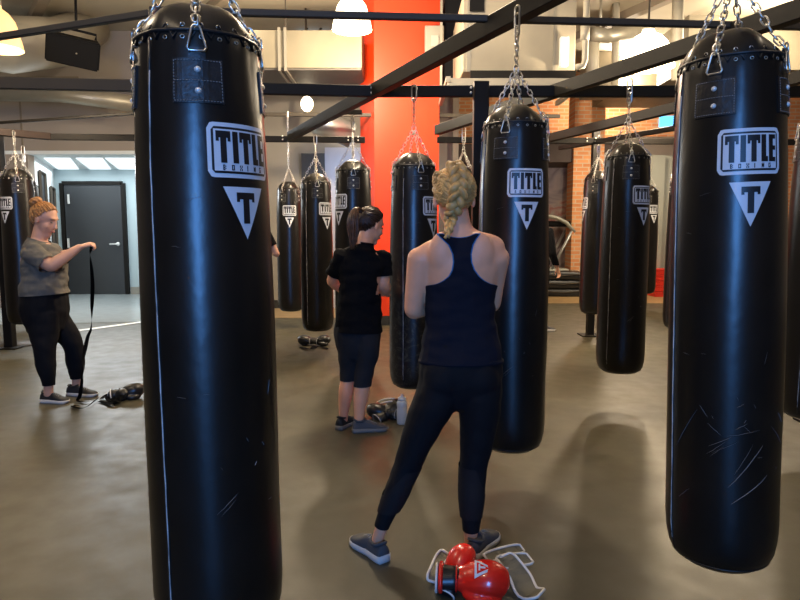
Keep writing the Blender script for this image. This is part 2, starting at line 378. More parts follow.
# big rectangular duct
def pbox(name,px0,px1,py0,py1,Y,depth,m,label,cat,parent=None,**k):
    a=P(px0,py0,Y); b=P(px1,py1,Y); bm=B(); box(bm,((a.x+b.x)/2,Y+depth/2,(a.z+b.z)/2),(b.x-a.x,depth,a.z-b.z),bev=k.get('bev',.01))
    o=obj(name,bm,m,parent,False)
    if label: tag(o,label,cat)
    return o
a=P(180,30,8.9); b=P(362,68,8.9)
d=thing('air_duct',((a.x+b.x)/2,9.3,b.z),'large rectangular beige air duct beside the red column','duct')
bm=B(); box(bm,((a.x+b.x)/2,9.5,(a.z+b.z)/2),(b.x-a.x,1.2,a.z-b.z),bev=.01); obj('duct_body',bm,M['duct_dimmed'],d,False)
bm=B(); box(bm,((a.x+b.x)/2,9.5,b.z-.012),(b.x-a.x-.02,1.16,.02)); obj('duct_underside',bm,M['duct_shade'],d,False)
for px in (280,286):
    q=P(px,68,8.9); bm=B(); box(bm,(q.x,8.88,(a.z+b.z)/2),(.035,.04,a.z-b.z+.05)); box(bm,(q.x,9.4,b.z-.035),(.035,1.1,.03)); obj('duct_strap',bm,M['galv'],d,False)
bm=B(); box(bm,(P(285,20,8.85).x,8.9,(a.z+ZC)/2),(.015,.015,ZC-a.z)); obj('hanger_rod',bm,M['tube'],d,False)
# small high windows glimpsed above the duct
a=P(296,0,11.2); b=P(331,36,11.2); bm=B(); box(bm,((a.x+b.x)/2,11.26,(min(a.z,ZC-.03)+b.z)/2),(b.x-a.x,.06,min(a.z,ZC-.03)-b.z)); struct('window_3',bm,M['day_glow'])
bm=B(); 
for px in (304,318): tube(bm,[P(px,33,11.15),P(px+12,14,11.15)],.02,4)
tube(bm,[P(296,25,11.15),P(331,22,11.15)],.02,4); struct('trim_7',bm,M['tube'])
# round duct upper left
d=thing('round_duct',P(20,60,9.6),'fat round beige duct high in the far left corner','duct')
bm=B(); tube(bm,[P(-60,30,9.4),P(10,45,9.6),P(60,42,10.2),P(92,26,11.0)],[.42,.40,.36,.3],20); obj('duct_body',bm,M['duct'],d)
bm=B(); tube(bm,[P(-40,92,10.4),P(60,94,10.5),P(137,104,10.6)],.13,12); o=obj('pipe',bm,M['galv']); tag(o,'long round grey pipe below the speaker on the left','pipe')
# hvac unit on rails
a=P(463,-6,7.9); b=P(575,72,7.9)
d=thing('air_handler',((a.x+b.x)/2,8.6,b.z),'big beige air handling unit hung over the middle bag','air handler')
bm=B(); zt=min(a.z,ZC-.03); box(bm,((a.x+b.x)/2,8.6,(zt+b.z)/2),(b.x-a.x,1.4,zt-b.z),bev=.015); obj('housing',bm,M['duct'],d,False)
bm=B(); q=P(468,0,7.87); box(bm,(q.x+.02,7.89,(zt+b.z)/2),(.05,.03,zt-b.z)); obj('panel_edge',bm,M['galv'],d,False); bm=B(); box(bm,(P(556,0,7.87).x,7.89,(zt+b.z)/2),(.03,.03,zt-b.z)); obj('panel_edge',bm,M['galv'],d,False)
q=P(477,4,7.86); bm=B(); box(bm,(q.x,7.86,q.z),(.17,.03,.16)); obj('control_panel',bm,M['speaker'],d,False)
q=P(564,52,7.84); bm=B(); box(bm,(q.x,7.84,q.z),(.10,.08,.34),bev=.01); obj('junction_box',bm,M['white_wall'],d,False)
for (y,Y,m,nm,h) in ((75,7.75,'steel','support_rail',.09),(81,7.6,'pvc','cross_channel',.05),(86,7.45,'pvc','cross_channel',.06)):
    a2=P(470 if m=='steel' else 447,y,Y); b2=P(575 if m=='steel' else 588,y+1,Y); bm=B(); box(bm,((a2.x+b2.x)/2,Y,a2.z),(b2.x-a2.x,.06,h)); obj(nm,bm,M[m],d,False)
for px in (448,586):
    a2=P(px,80,7.55); bm=B(); box(bm,(a2.x,8.2,a2.z),(.05,1.4,.06)); box(bm,(a2.x,8.85,(a2.z+ZC)/2),(.03,.03,ZC-a2.z)); obj('hanger',bm,M['galv'],d,False)
# electrical box by column
a=P(425,24,9.0); b=P(444,56,9.0); d=thing('electrical_box',((a.x+b.x)/2,9.1,b.z),'grey electrical box fixed beside the red column top','electrical box')
bm=B(); box(bm,((a.x+b.x)/2,9.13,(a.z+b.z)/2),(b.x-a.x,.16,a.z-b.z),bev=.01); obj('cabinet_body',bm,M['galv'],d,False)
bm=B(); q=P(435,40,9.0); box(bm,(q.x,9.04,q.z),(.10,.02,.14)); obj('cover_plate',bm,M['grey_col'],d,False)
pbox('equipment_box',445,461,-2,82,9.4,.6,M['speaker'],'black equipment box between electrical box and air handler','box')
# white pipes
bm=B(); tube(bm,[V((P(585,60,7.4).x,7.4,ZC)),P(585,60,7.4),P(583,66,7.4),P(576,67,7.4)],.035,10); tube(bm,[P(585,26,7.4),P(585,40,7.4)],.05,10); o=obj('drain_pipe',bm,M['pvc']); tag(o,'white elbowed drain pipe beside the air handler','pipe')
bm=B(); tube(bm,[V((P(592,44,11).x,11,ZC)),P(592,92,11)],.11,10); o=obj('riser_pipe',bm,M['pvc']); tag(o,'pale vertical pipe right of the elbowed drain pipe','pipe')
bm=B(); tube(bm,[V((P(615,34,10).x,10,ZC)),P(615,96,10)],.055,10); o=obj('riser_pipe',bm,M['pvc']); tag(o,'thin pale vertical pipe left of the bright right lamp','pipe')
bm=B(); tube(bm,[V((P(677,10,9).x,9,ZC)),P(677,80,9)],.075,10); o=obj('riser_pipe',bm,M['pvc']); tag(o,'pale vertical pipe right of the bright right lamp','pipe')
bm=B(); tube(bm,[P(592,34,9.5),P(608,36,9.6),P(640,30,10.4)],.10,12); tube(bm,[P(600,32,9.55),V((P(600,32,9.55).x,9.55,ZC))],.02,6); o=obj('pipe',bm,M['galv']); tag(o,'grey horizontal duct pipe near the elbowed drain pipe','pipe')
pbox('wall_cabinet',588,612,40,95,12.5,.5,M['wall'],'grey metal cabinet high on the wall behind the pipes','cabinet')
pbox('upper_duct',612,705,24,96,12.8,1.2,M['duct_dimmed'],'broad beige duct behind the bright right lamp','duct')
pbox('upper_duct',690,860,-5,70,10.5,1.2,M['duct_dimmed'],'broad beige duct above the right front bag','duct')
# far-left post and base, at picture edge
d=thing('floor_post',P(9,345,7.6)*1,'grey floor post with flat base beside the far left bag','post')
q=PZ(9,345,0); d.location=q; WL[d.name]=V(q)
bm=B(); tube(bm,[q,q+V((0,0,2.45))],.026,10); obj('pole',bm,M['metal_lt'],d)
bm=B(); lathe(bm,[(0,.0),(.30,0),(.30,.012),(.05,.03),(0,.03)],q,28); obj('base_plate',bm,M['tube'],d)
# speaker
q=P(75,50,9.2)
sp=thing('wall_speaker',q,'black boxy speaker hanging tilted from ceiling at left','speaker')
R=Matrix.Rotation(math.radians(20),3,'Z')@Matrix.Rotation(math.radians(9),3,'Y')@Matrix.Rotation(math.radians(24),3,'X')
bm=B(); w,h,dd=.34,.19,.2
lo=[V(p) for p in ((-w,-dd,-h),(w,-dd,-h),(w*.8,dd,-h*.8),(-w*.8,dd,-h*.8))]; hi=[V((p.x,p.y,-p.z)) for p in lo]
hexa(bm,[q+R@p for p in lo],[q+R@p for p in hi]); bmesh.ops.bevel(bm,geom=bm.edges[:],offset=.02,segments=2,affect='EDGES'); obj('speaker_cabinet',bm,M['speaker'],sp,False)
bm=B(); box(bm,q+R@V((0,-dd-.006,0)),(w*1.85,.012,h*1.8),rot=R); obj('grille',bm,M['speaker'],sp,False)
bm=B(); ball(bm,q+R@V((.05,-dd-.014,0)),.012,2); obj('badge',bm,M['galv'],sp)
bm=B(); tube(bm,[q+R@V((-.2,0,h)),q+R@V((-.2,.02,h+.07)),q+R@V((.25,.02,h+.07)),q+R@V((.25,0,h))],.018,6); tube(bm,[q+R@V((0,.02,h+.07)),V((q.x,q.y+.1,ZC))],.018,6); obj('bracket',bm,M['speaker'],sp)

# ================================================================= THE RIG
ZR=2.40
rig=thing('bag_rig',PZ(478,95,ZR)*1,'black bolted steel beam rig that all the bags hang from','rig')
rig.location=(0.6,4.9,0); WL[rig.name]=V((0.6,4.9,0))
def beam(a,b,w=.06,h=.09,m='steel',name='beam',z=None,bolts=()):
    a=V(a); b=V(b); d=(b-a); d.z=0; d.normalize(); s=V((d.y,-d.x,0))*w/2
    bm=B(); up=V((0,0,h)); hexa(bm,[a+s,b+s,b-s,a-s],[p+up for p in (a+s,b+s,b-s,a-s)]); bmesh.ops.bevel(bm,geom=bm.edges[:],offset=.004,segments=1,affect='EDGES')
    o=obj(name,bm,M[m],rig,False)
    for px in bolts:
        # nearest face point toward camera at that picture column
        best=min((a.lerp(b,t/400) for t in range(401)),key=lambda p:abs(Q(p)[0]-px))
        sd = s if (s.y<0) else -s
        for dz in (.028,.066):
            bm=B(); ball(bm,best+sd*1.05+V((0,0,dz)),(.011,.011,.011),1); obj('bolt',bm,M['bolt'],o)
    return o
def E(px,py,z=ZR): return PZ(px,py,z)
beam(E(290,141),E(600,-20)+(E(600,-20)-E(290,141))*.5,.07,.10)                       # main diagonal
beam(E(437,135),E(830,11)+(E(830,11)-E(437,135))*.4,.07,.10)                        # right diagonal
beam(E(545,143),E(850,72)+(E(850,72)-E(545,143))*.4,.07,.09)                        # far right diagonal
beam(E(-40,88),E(240,94),.05,.085,m='tube'); beam(E(240,94),E(372,97),.05,.085)               # cross 2 left; outer part lighter, lamplight put into its colour
beam(E(372,97),E(735,105)+V((1.6,-.3,0)),.05,.085,bolts=(370,378,471,487,566))
beam(E(50,140),E(365,143),.05,.07,m='steel',bolts=(283,290,348,358))
beam(E(437,143),E(700,149)+V((2.5,-.3,0)),.05,.07,bolts=(586,595))
beam(E(-20,134),E(50,140),.09,.075,m='rust')
beam(E(150,14,2.47),E(860,38,2.47)+V((1.5,0,0)),.035,.035,m='tube')
beam(E(-60,49,2.47),E(150,17,2.47),.035,.035,m='tube')
beam(E(-30,126,2.6),E(135,115,2.6),.03,.03,m='steel')
beam(E(225,116,2.98),E(560,118,2.98),.04,.05,m='tube')    # far high tube
beam(E(330,114.5,2.44),E(362,114.5,2.44),.04,.04,m='steel')
beam(E(560,150,ZR),E(690,128,ZR),.06,.05)                  # strap right
def post(px,Y,w=.09,z=ZR):
    x=P(px,200,Y).x; bm=B(); box(bm,(x,Y,z/2+.045),(w,w,z+.09),bev=.006); o=obj('post',bm,M['steel'],rig,False)
    bm=B(); box(bm,(x,Y,.008),(.26,.26,.016),bev=.004); obj('base_plate',bm,M['steel'],o,False)
    return o
post(479.5,5.05,.115); post(594,8.3,.09,z=2.6); post(1,7.4,.10); post(838,4.4,.1)

# ================================================================= PENDANT LAMPS
def lamp(px,py,Y,D,m,label,power,H=.42,col=(1,.80,.56)):
    q=P(px,py,Y)   # bottom rim centre
    t=thing('pendant_lamp',q,label,'lamp','glass dome pendant lamps'); r=D/2
    bm=B(); lathe(bm,[(r,0),(r*.98,H*.08),(r*.93,H*.22),(r*.90,H*.25),(r*.86,H*.4),(r*.72,H*.65),(r*.5,H*.82),(r*.25,H*.92),(r*.22,H)],q,32); obj('lamp_shade',bm,M[m],t)
    bm=B(); lathe(bm,[(0,H*1.25),(r*.2,H*1.22),(r*.24,H),(0,H*.98)],q,20); obj('cap',bm,M['galv'],t)
    bm=B(); tube(bm,[q+V((0,0,H*1.2)),V((q.x,q.y,ZC))],.012,6); obj('cord',bm,M['tube'],t)
    bm=B(); ball(bm,q+V((0,0,H*.45)),.05,2); obj('bulb',bm,M['lamp_hot'],t)
    l=bpy.data.lights.new('lamp_light','POINT'); l.energy=power; l.color=col; l.shadow_soft_size=.10
    o=bpy.data.objects.new('lamp_light',l); C.objects.link(o); o.location=q+V((0,0,-.30)); 
    return t
lamp(-2,49,6.6,.46,'lamp_warm','amber glass dome lamp at the far left beside the speaker',90,.42)
lamp(352,30,7.9,.47,'lamp_hot','glowing dome lamp in front of the red column top',280,.42)
lamp(647,68,7.6,.60,'lamp_hot','brightest glowing dome lamp left of the right front bag',290,.42)
# bare bulbs
for (px,py,lab,Y) in ((307,104,'small bare glowing bulb below the beige duct',10.2),):
    q=P(px,py,Y); t=thing('ceiling_bulb',q,lab,'lamp'); bm=B(); ball(bm,q,(.10,.10,.12),2); obj('bulb',bm,M['lamp_hot'],t)
    bm=B(); tube(bm,[q+V((0,0,.12)),q+V((0,0,.2)),V((q.x,q.y,ZC))],[.04,.015,.015],8); obj('cord',bm,M['tube'],t)
q=P(333,125,9.9); bm=B(); tube(bm,[q+V((-.28,-.1,.0)),q+V((-.1,0,0)),q+V((.28,.1,-.14))],[.14,.18,.20],16); o=obj('spot_duct',bm,M['metal_lt']); tag(o,'short shiny round duct below the bare bulb','duct')

def area(name,loc,size,power,col,rot,sy=None):
    l=bpy.data.lights.new(name,'AREA'); l.energy=power; l.color=col; l.size=size
    if sy: l.shape='RECTANGLE'; l.size_y=sy
    o=bpy.data.objects.new(name,l); C.objects.link(o); o.location=loc; o.rotation_euler=rot; return o
area('window_light',(-.1,-4.6,2.0),0.75,270,(.11,.37,1),(math.radians(90),0,0),2.6)
area('lobby_light',(-6.2,12.6,2.6),2.4,55,(.86,.95,1),(0,0,0),2.0)
area('lobby_wash',(-5.0,11.6,2.45),.8,16,(.86,.95,1),(math.radians(20),0,0),.6)
area('added_lobby_spill',(-5.2,11.1,2.55),2.6,110,(.92,.97,1),(math.radians(-48),0,0),.4)  # added lamp before the opening, brightens the floor like lobby light
area('added_wall_wash',(-.9,10.4,2.6),.5,10,(.5,.7,1),(math.radians(35),0,0),.5)  # added bluish lamp without a fixture, brightens the lavender panel
for (x,y,p) in ((-3.4,3.4,100),(3.2,2.2,35),(-1.2,.2,85),(-7,7.5,60),(5.5,9.5,300),(4.2,12.6,300),(4.7,14.5,130),(-2.2,8.8,55),(.0,5.4,300)):  # pendants out of view, plus added lamps that brighten the brick wall
    l=bpy.data.lights.new('house_and_fill_light','POINT'); l.energy=p; l.color=(1,.82,.60); l.shadow_soft_size=.16
    o=bpy.data.objects.new('house_and_fill_light',l); C.objects.link(o); o.location=(x,y,4.2)
w=bpy.data.worlds.new('World'); bpy.context.scene.world=w; w.use_nodes=True
w.node_tree.nodes['Background'].inputs[0].default_value=(1,.9,.75,1); w.node_tree.nodes['Background'].inputs[1].default_value=.2
# ================================================================= PUNCHING BAGS
BH=1.78; BR=.178
PR=[(0,0),(.002,.45),(.010,.70),(.03,.85),(.06,.93),(.10,.975),(.16,1.0),(.6,1.0),(1.0,.985),(1.35,.955),(1.52,.915),(1.64,.875),(1.685,.86),(1.695,.845),(1.72,.76),(1.75,.60),(1.775,.42),(1.788,.25),(1.792,0)]
def prof(z):
    for (z0,r0),(z1,r1) in zip(PR,PR[1:]):
        if z<=z1: return BR*(r0+(r1-r0)*(z-z0)/(z1-z0))
    return 0
def Rb(th,z):
    g=max(0,min(1,(z-1.45)/.2)); return prof(z)*(1+.006*math.sin(3*th+z*5)+.004*math.sin(7*z+2*th)+g*(.010*math.sin(9*th+2*math.sin(z*9))+.006*math.sin(17*th+5)))
def onbag(th,z,off=0):
    R=Rb(th,z)+off; return V((R*math.sin(th),-R*math.cos(th),z))
def strip(bm,u0,u1,vlo,vhi,off,az=0,nu=10,nv=3,back=.0):
    """patch on the bag: u arc metres, v height, limits may be functions of u"""
    if off<.005 and az==0:
        fl0=vlo if callable(vlo) else (lambda u,k=vlo:k); fh0=vhi if callable(vhi) else (lambda u,k=vhi:k)
        vlo=lambda u:1.46+(fl0(u/.88)-1.46)*.88; vhi=lambda u:1.46+(fh0(u/.88)-1.46)*.88; u0*=.88; u1*=.88
    fl=vlo if callable(vlo) else (lambda u:vlo); fh=vhi if callable(vhi) else (lambda u:vhi); g=[]
    for i in range(nu+1):
        u=u0+(u1-u0)*i/nu; a,b=fl(u),fh(u)
        g.append([bm.verts.new(onbag(az+u/BR,a+(b-a)*j/nv,off)) for j in range(nv+1)])
    for i in range(nu):
        for j in range(nv): bm.faces.new((g[i][j],g[i+1][j],g[i+1][j+1],g[i][j+1]))
    return g
def rrect(bm,u0,u1,v0,v1,r,off,az=0,nu=24):
    def cut(u):
        d=min(u-u0,u1-u); return 0 if d>=r else r-math.sqrt(max(0,r*r-(r-d)**2))
    strip(bm,u0,u1,lambda u:v0+cut(u),lambda u:v1-cut(u),off,az,nu,3)
LET={'B':["110","101","110","101","110"],'O':["111","101","101","101","111"],'X':["101","101","010","101","101"],'I':["1","1","1","1","1"],'N':["101","111","111","111","101"],'G':["111","100","101","101","111"]}
def build_bag(lite=False):
    root=bpy.data.objects.new('punching_bag',None); C.objects.link(root); WL[root.name]=V((0,0,0)); root.empty_display_size=.1
    seg=64 if not lite else 40
    zs=[z for z,_ in PR[:7]]+[.16+i*.073 for i in range(1,20)]+[z for z,_ in PR[10:]]; zs=sorted(set(zs))
    bm=B(); rings=[]
    for z in zs:
        if prof(z)<1e-4: rings.append([bm.verts.new((0,0,z))])
        else:
            rings.append([])
            for k in range(seg):
                th=2*PI*k/seg; p=onbag(th,z)
                if z>1.69: p.z+=.014*math.sin(th*4+1)*min(1,(1.792-z)/.05)*min(1,(z-1.69)/.02)   # folded flaps
                rings[-1].append(bm.verts.new(p))
    for A,Bq in zip(rings,rings[1:]):
        for k in range(seg):
            u=[]; [u.append(x) for x in (A[k%len(A)],A[(k+1)%seg%len(A)],Bq[(k+1)%seg%len(Bq)],Bq[k%len(Bq)]) if x not in u]
            bm.faces.new(u)
    bmesh.ops.recalc_face_normals(bm,faces=bm.faces)
    obj('bag_body',bm,M['leather'],root)
    # lacing with eyelets round the shoulder
    bm=B(); n=22 if not lite else 16
    for k in range(n):
        th=2*PI*k/n
        for z in (1.668,1.700):
            c=onbag(th,z,.001); nrm=V((math.sin(th),-math.cos(th),.1 if z<1.69 else .8)).normalized()
            link(bm,c,nrm.cross(V((0,0,1))),PI/2,.010,.0045,.0014,4,8)
    obj('eyelets',bm,M['chrome'],root)
    bm=B(); pts=[]
    for k in range(n*2):
        th=2*PI*k/(n*2); pts.append(onbag(th,1.665 if k%2 else 1.703,.003))
    tube(bm,pts,.0035,5,closed=True)
    tube(bm,[onbag(2*PI*k/60,1.686,.001) for k in range(60)],.005,6,closed=True)
    obj('lacing',bm,M['leather_dark'],root)
    # side seam
    bm=B(); s0=math.radians(-81); tube(bm,[onbag(s0+.015*math.sin(z*3),z,.0) for z in [.05+i*.06 for i in range(28)]],.0045,6); obj('seam',bm,M['leather_dark'],root)
    bm=B(); tube(bm,[onbag(s0+.012+.015*math.sin(z*3)+.004*math.sin(z*40),z,.0022) for z in [.09+i*.06 for i in range(26)]],.0021,4); obj('piping',bm,M['piping'],root)
    # bottom seam
    bm=B(); tube(bm,[onbag(2*PI*k/60,.035,.000) for k in range(60)],.0025,5,closed=True); obj('bottom_seam',bm,M['leather_dark'],root)
    # straps patches, rings, chains
    for q,azd in enumerate((-37,53,143,233)):
        az=math.radians(azd)
        bm=B(); strip(bm,-.066,.066,1.505,1.615,.0045,az,10,4)
        ret=bmesh.ops.extrude_face_region(bm,geom=bm.faces[:]); 
        vs=[x for x in ret['geom'] if isinstance(x,bmesh.types.BMVert)]
        for v in vs:
            r=math.hypot(v.co.x,v.co.y); v.co.x*= (r-.0045)/r; v.co.y*=(r-.0045)/r
        bmesh.ops.recalc_face_normals(bm,faces=bm.faces)
        pa=obj('strap_patch',bm,M['leather_dark'],root,False)
        bm=B()
        def dash(a,b):
            nn=max(2,int((V(a)-V(b)).length/.0075))
            for i in range(nn):
                p=V(a).lerp(V(b),i/nn); r=V(a).lerp(V(b),(i+.6)/nn)
                tube(bm,[onbag(az+p.x/BR,p.y,.0055),onbag(az+r.x/BR,r.y,.0055)],.0010,4)
        for (a,b) in (((-.061,1.51),(.061,1.51)),((.061,1.51),(.061,1.61)),((.061,1.61),(-.061,1.61)),((-.061,1.61),(-.061,1.51)),((-.061,1.56),(.061,1.56))): dash(a,b)
        obj('stitching',bm,M['stitch'],pa)
        for z in (1.535,1.587):
            bm=B(); ball(bm,onbag(az,z,.003),(.0085,.0085,.0085),2); obj('rivet',bm,M['bolt'],pa)
        # triangular ring
        bm=B(); t=onbag(az,1.632,.008); up=onbag(az,1.695,.008); sd=V((math.cos(az),math.sin(az),0))
        pts=[t-sd*.024,t+sd*.024,up+sd*.008,up-sd*.008]
        dense=[]
        for i in range(4):
            a,b=pts[i],pts[(i+1)%4]; dense+= [a.lerp(b,.12),a.lerp(b,.5),a.lerp(b,.88)]
        tube(bm,dense,.0032,6,closed=True); obj('triangle_ring',bm,M['chrome'],root)
        bm=B(); strip(bm,-.022,.022,1.61,1.642,.0065,az,4,2); obj('strap_loop',bm,M['leather_dark'],root)
        bm=B(); top=V((0,0,1.95)); sh=onbag(az,1.70,.007); chain(bm,up-V((0,0,.004)),sh.lerp(up,.3)+V((0,0,.02)))
        md=onbag(az,1.757,.016); chain(bm,sh+V((0,0,.006)),md); chain(bm,md+V((0,0,.008)),top+V((math.sin(az),-math.cos(az),0))*.012); obj('chain',bm,M['chrome'],root)
    bm=B(); link(bm,(0,0,1.965),(0,0,1),.4,.05,.015,.004); obj('swivel_ring',bm,M['chrome'],root)
    # printed logo
    zt=1.46; LS=.88; u0,u1=-.113,.113; v1=zt; v0=zt-.158
    bm=B(); rrect(bm,u0,u1,v0,v1,.018,.0012); lg=obj('logo_print',bm,M['white'],root)
    bm=B(); rrect(bm,u0+.012,u1-.012,v0+.012,v1-.012,.010,.0020); obj('logo_border',bm,M['black_print'],lg)
    bm=B(); strip(bm,u0+.019,u1-.019,v0+.019,v1-.019,.0028,0,16,2); obj('logo_field',bm,M['white'],lg)
    bm=B(); o=.0037; lt=v1-.024; lb=v0+.042; x=-.087
    def R_(a,b,c,d): strip(bm,a,b,c,d,o,0,max(2,int((b-a)/.008)),2)
    def T_(x,w):
        R_(x,x+w,lt-.020,lt); R_(x,x+.009,lt-.030,lt-.019); R_(x+w-.009,x+w,lt-.030,lt-.019); R_(x+w/2-.009,x+w/2+.009,lb,lt-.019)
    T_(-.088,.044); R_(-.038,-.020,lb,lt); T_(-.015,.044)
    R_(.033,.051,lb,lt); R_(.051,.058,lb,lb+.018)
    R_(.062,.079,lb,lt); 
    for a in (lb,(lb+lt)/2-.007,lt-.015): R_(.079,.090,a,a+.015)
    obj('logo_letters',bm,M['black_print'],lg)
    bm=B(); x=-.070
    for ch in 'BOXING':
        g=LET[ch]; s=.0030
        for r,row in enumerate(g):
            for c_,b in enumerate(row):
                if b=='1': R_(x+c_*s,x+c_*s+s*1.02,v0+.037-(r+1)*s*1.05,v0+.037-r*s*1.05)
        x+=.026
    obj('logo_small_letters',bm,M['black_print'],lg)
    bm=B(); tt=v0-.026; h=.155; w=.072
    strip(bm,-w,w,lambda u:tt-h*(1-abs(u)/w),lambda u:tt,.0014,0,20,3); tr=obj('triangle_print',bm,M['white'],root)
    bm=B(); o=.0026; R_(-.032,.032,tt-.036,tt-.016); R_(-.032,-.022,tt-.044,tt-.034); R_(.022,.032,tt-.044,tt-.034); R_(-.011,.011,tt-.108,tt-.034); obj('triangle_letter',bm,M['black_print'],tr)
    return root
def copy_tree(o,parent=None):
    c=o.copy(); C.objects.link(c)
    if parent: c.parent=parent
    for ch in list(o.children): copy_tree(ch,c)
    return c
proto=build_bag(); lite=build_bag(True); used={}
# name, axis px at y300, Y, bottom px, height scale, logo azimuth deg, label
G='black hanging punching bags'
bags=[
 (211.5,1.745,None,.96,36,'huge black bag nearest the camera at left, lacing near picture top',0,None),
 (734,2.14,573,.995,22,'big black bag in the right foreground with scratches near its base',0,None),
 (512,3.22,454,.965,21,'black bag in the middle, hanging just beyond the blond braided woman',0,None),
 (413.5,4.72,390,.965,55,'scuffed black bag in front of the red column, left of the braided woman',0,'worn'),
 (622,4.85,375,.965,48,'black bag between the middle bag and the right foreground bag',0,None),
 (317.5,7.1,332,.97,42,'black bag with dark gloves on the floor under it, left of the ponytail woman',1,None),
 (291,8.9,312,1.0,0,'narrow-looking distant black bag showing its whole logo, beside the grey wall',1,None),
 (354,6.1,345,.97,-52,'black bag directly behind the dark ponytail woman',1,None),
 (594,7.9,315,.98,-72,'far black bag against the brick pier, partly behind a nearer bag',1,None),
 (644,11.0,294,1.03,38,'farthest black bag, hanging before the pale grey column at right',1,None),
 (680,7.2,330,1.0,60,'far black bag mostly hidden by the right foreground bag',1,None),
 (817,3.74,422,1.0,60,'black bag cut off by the right edge of the picture',0,None),
 (24,7.2,325,.97,-50,'black bag behind the woman in the grey shirt, by the lobby',1,None),
 (32,8.9,308,1.0,60,'black bag peeking out behind the bag near the lobby',1,None),
 (251,7.0,333,1.0,80,'black bag almost hidden behind the huge left bag',1,None),
 (462,6.95,335,1.0,90,'black bag behind the braided head, only its chain showing above her',1,None),
]
for (px,Y,pb,sc,azd,lab,lt,var) in bags:
    x=P(px,300,Y).x; zb=.235 if pb is None else CH-(P(px,300,Y)-P(px,pb,Y)).z-(CH-P(px,300,Y).z)
    zb=max(.12,P(px,pb,Y-.1).z) if pb else .215
    src=lite if lt else proto
    if src in used: r=copy_tree(src)
    else: r=src; used[src]=1
    r.location=(x,Y,zb); r.scale=(1,1,sc); rz=math.atan2(-x,Y)+math.radians(azd); tilt={211.5:-.5,734:-1.8}.get(px,0); r.rotation_euler=(Matrix.Rotation(math.radians(tilt),3,'Y')@Matrix.Rotation(rz,3,'Z')).to_euler()
    tag(r,lab,'punching bag',G); WL[r.name]=V((0,0,0))
    topz=zb+1.985*sc; hz=ZR
    if Y in (8.9,) and px==291: hz=2.98
    bm=B(); L=(hz-topz)/sc
    z0=1.985; z1=z0+L
    if L>.1:
        link(bm,(0,0,z1-.055),(0,0,1),.3,.11,.018,.005,6,16)
        if z1-.11-z0>.02: chain(bm,(0,0,z0),(0,0,z1-.10))
    else: chain(bm,(0,0,z0),(0,0,max(z1,z0+.03)))
    me=bpy.data.meshes.new('hanger_hook'); bm.to_mesh(me); bm.free(); me.materials.append(M['chrome'])
    h=bpy.data.objects.new('hanger_hook',me); C.objects.link(h); h.parent=r
    if var=='worn':
        for ch in r.children:
            if ch.name.startswith('bag_body'): ch.data=ch.data.copy(); ch.data.materials[0]=M['leather_worn']
    # scratches
    if px in (211.5,734):
        rnd=random.Random(int(px)); bm=B()
        def scratch(az,z,du,dv,w,off=.0012):
            n=6; pts=[onbag(az+du*t/n/BR,z+dv*t/n+rnd.uniform(-.001,.001),off) for t in range(n+1)]
            tube(bm,pts,[w*math.sin(PI*(t+.5)/(n+1)) for t in range(n+1)],4,flat=.4)
        a0=-math.radians(azd)
        if px==734:
            for (qx,qy,ex,ey,w) in ((703,415,684,455,.0016),(712,428,724,440,.0013),(713,452,732,440,.0018),(716,458,738,444,.0011),(735,432,745,425,.0016),(728,440,755,430,.0012),(742,428,748,434,.0016),(758,445,730,492,.0018),(762,474,733,508,.0018),(750,445,735,478,.001),(770,410,774,420,.0012),(697,498,687,508,.0013),(765,425,774,440,.0013),(736,410,742,405,.0012),(705,410,712,422,.0012)):
                def inv(qx,qy):
                    s=max(-.97,min(.97,(qx-724)/52.)); th=math.asin(s); Yd=2.11-.178*math.cos(th); return th+a0,(P(qx,qy,Yd).z-zb)/sc
                t0,za=inv(qx,qy); t1,zb2=inv(ex,ey); scratch(t0,za,(t1-t0)*BR,zb2-za,w)
        else:
            for (qx,qy,ex,ey,w) in ((208,518,228,498,.0016),(212,520,226,504,.001),(246,468,244,472,.0015),(252,448,254,452,.0014),(237,443,239,447,.001),(200,396,206,396,.001),(178,396,186,399,.001),(256,508,260,506,.001),(262,385,260,400,.0012),(186,247,178,246,.001),(193,200,207,196,.001),(213,470,215,474,.001),(270,514,272,511,.001)):
                def inv(qx,qy):
                    s=max(-.97,min(.97,(qx-208)/64.)); th=math.asin(s); Yd=1.735-.178*math.cos(th); return th+a0,(P(qx,qy,Yd).z-zb)/sc
                t0,za=inv(qx,qy); t1,zb2=inv(ex,ey); scratch(t0,za,(t1-t0)*BR,zb2-za,w)
        me=bpy.data.meshes.new('scuff_marks'); bm.to_mesh(me); bm.free(); me.materials.append(M['scuff'])
        h=bpy.data.objects.new('scuff_marks',me); C.objects.link(h); h.parent=r; h['label']='pale grey scratches'
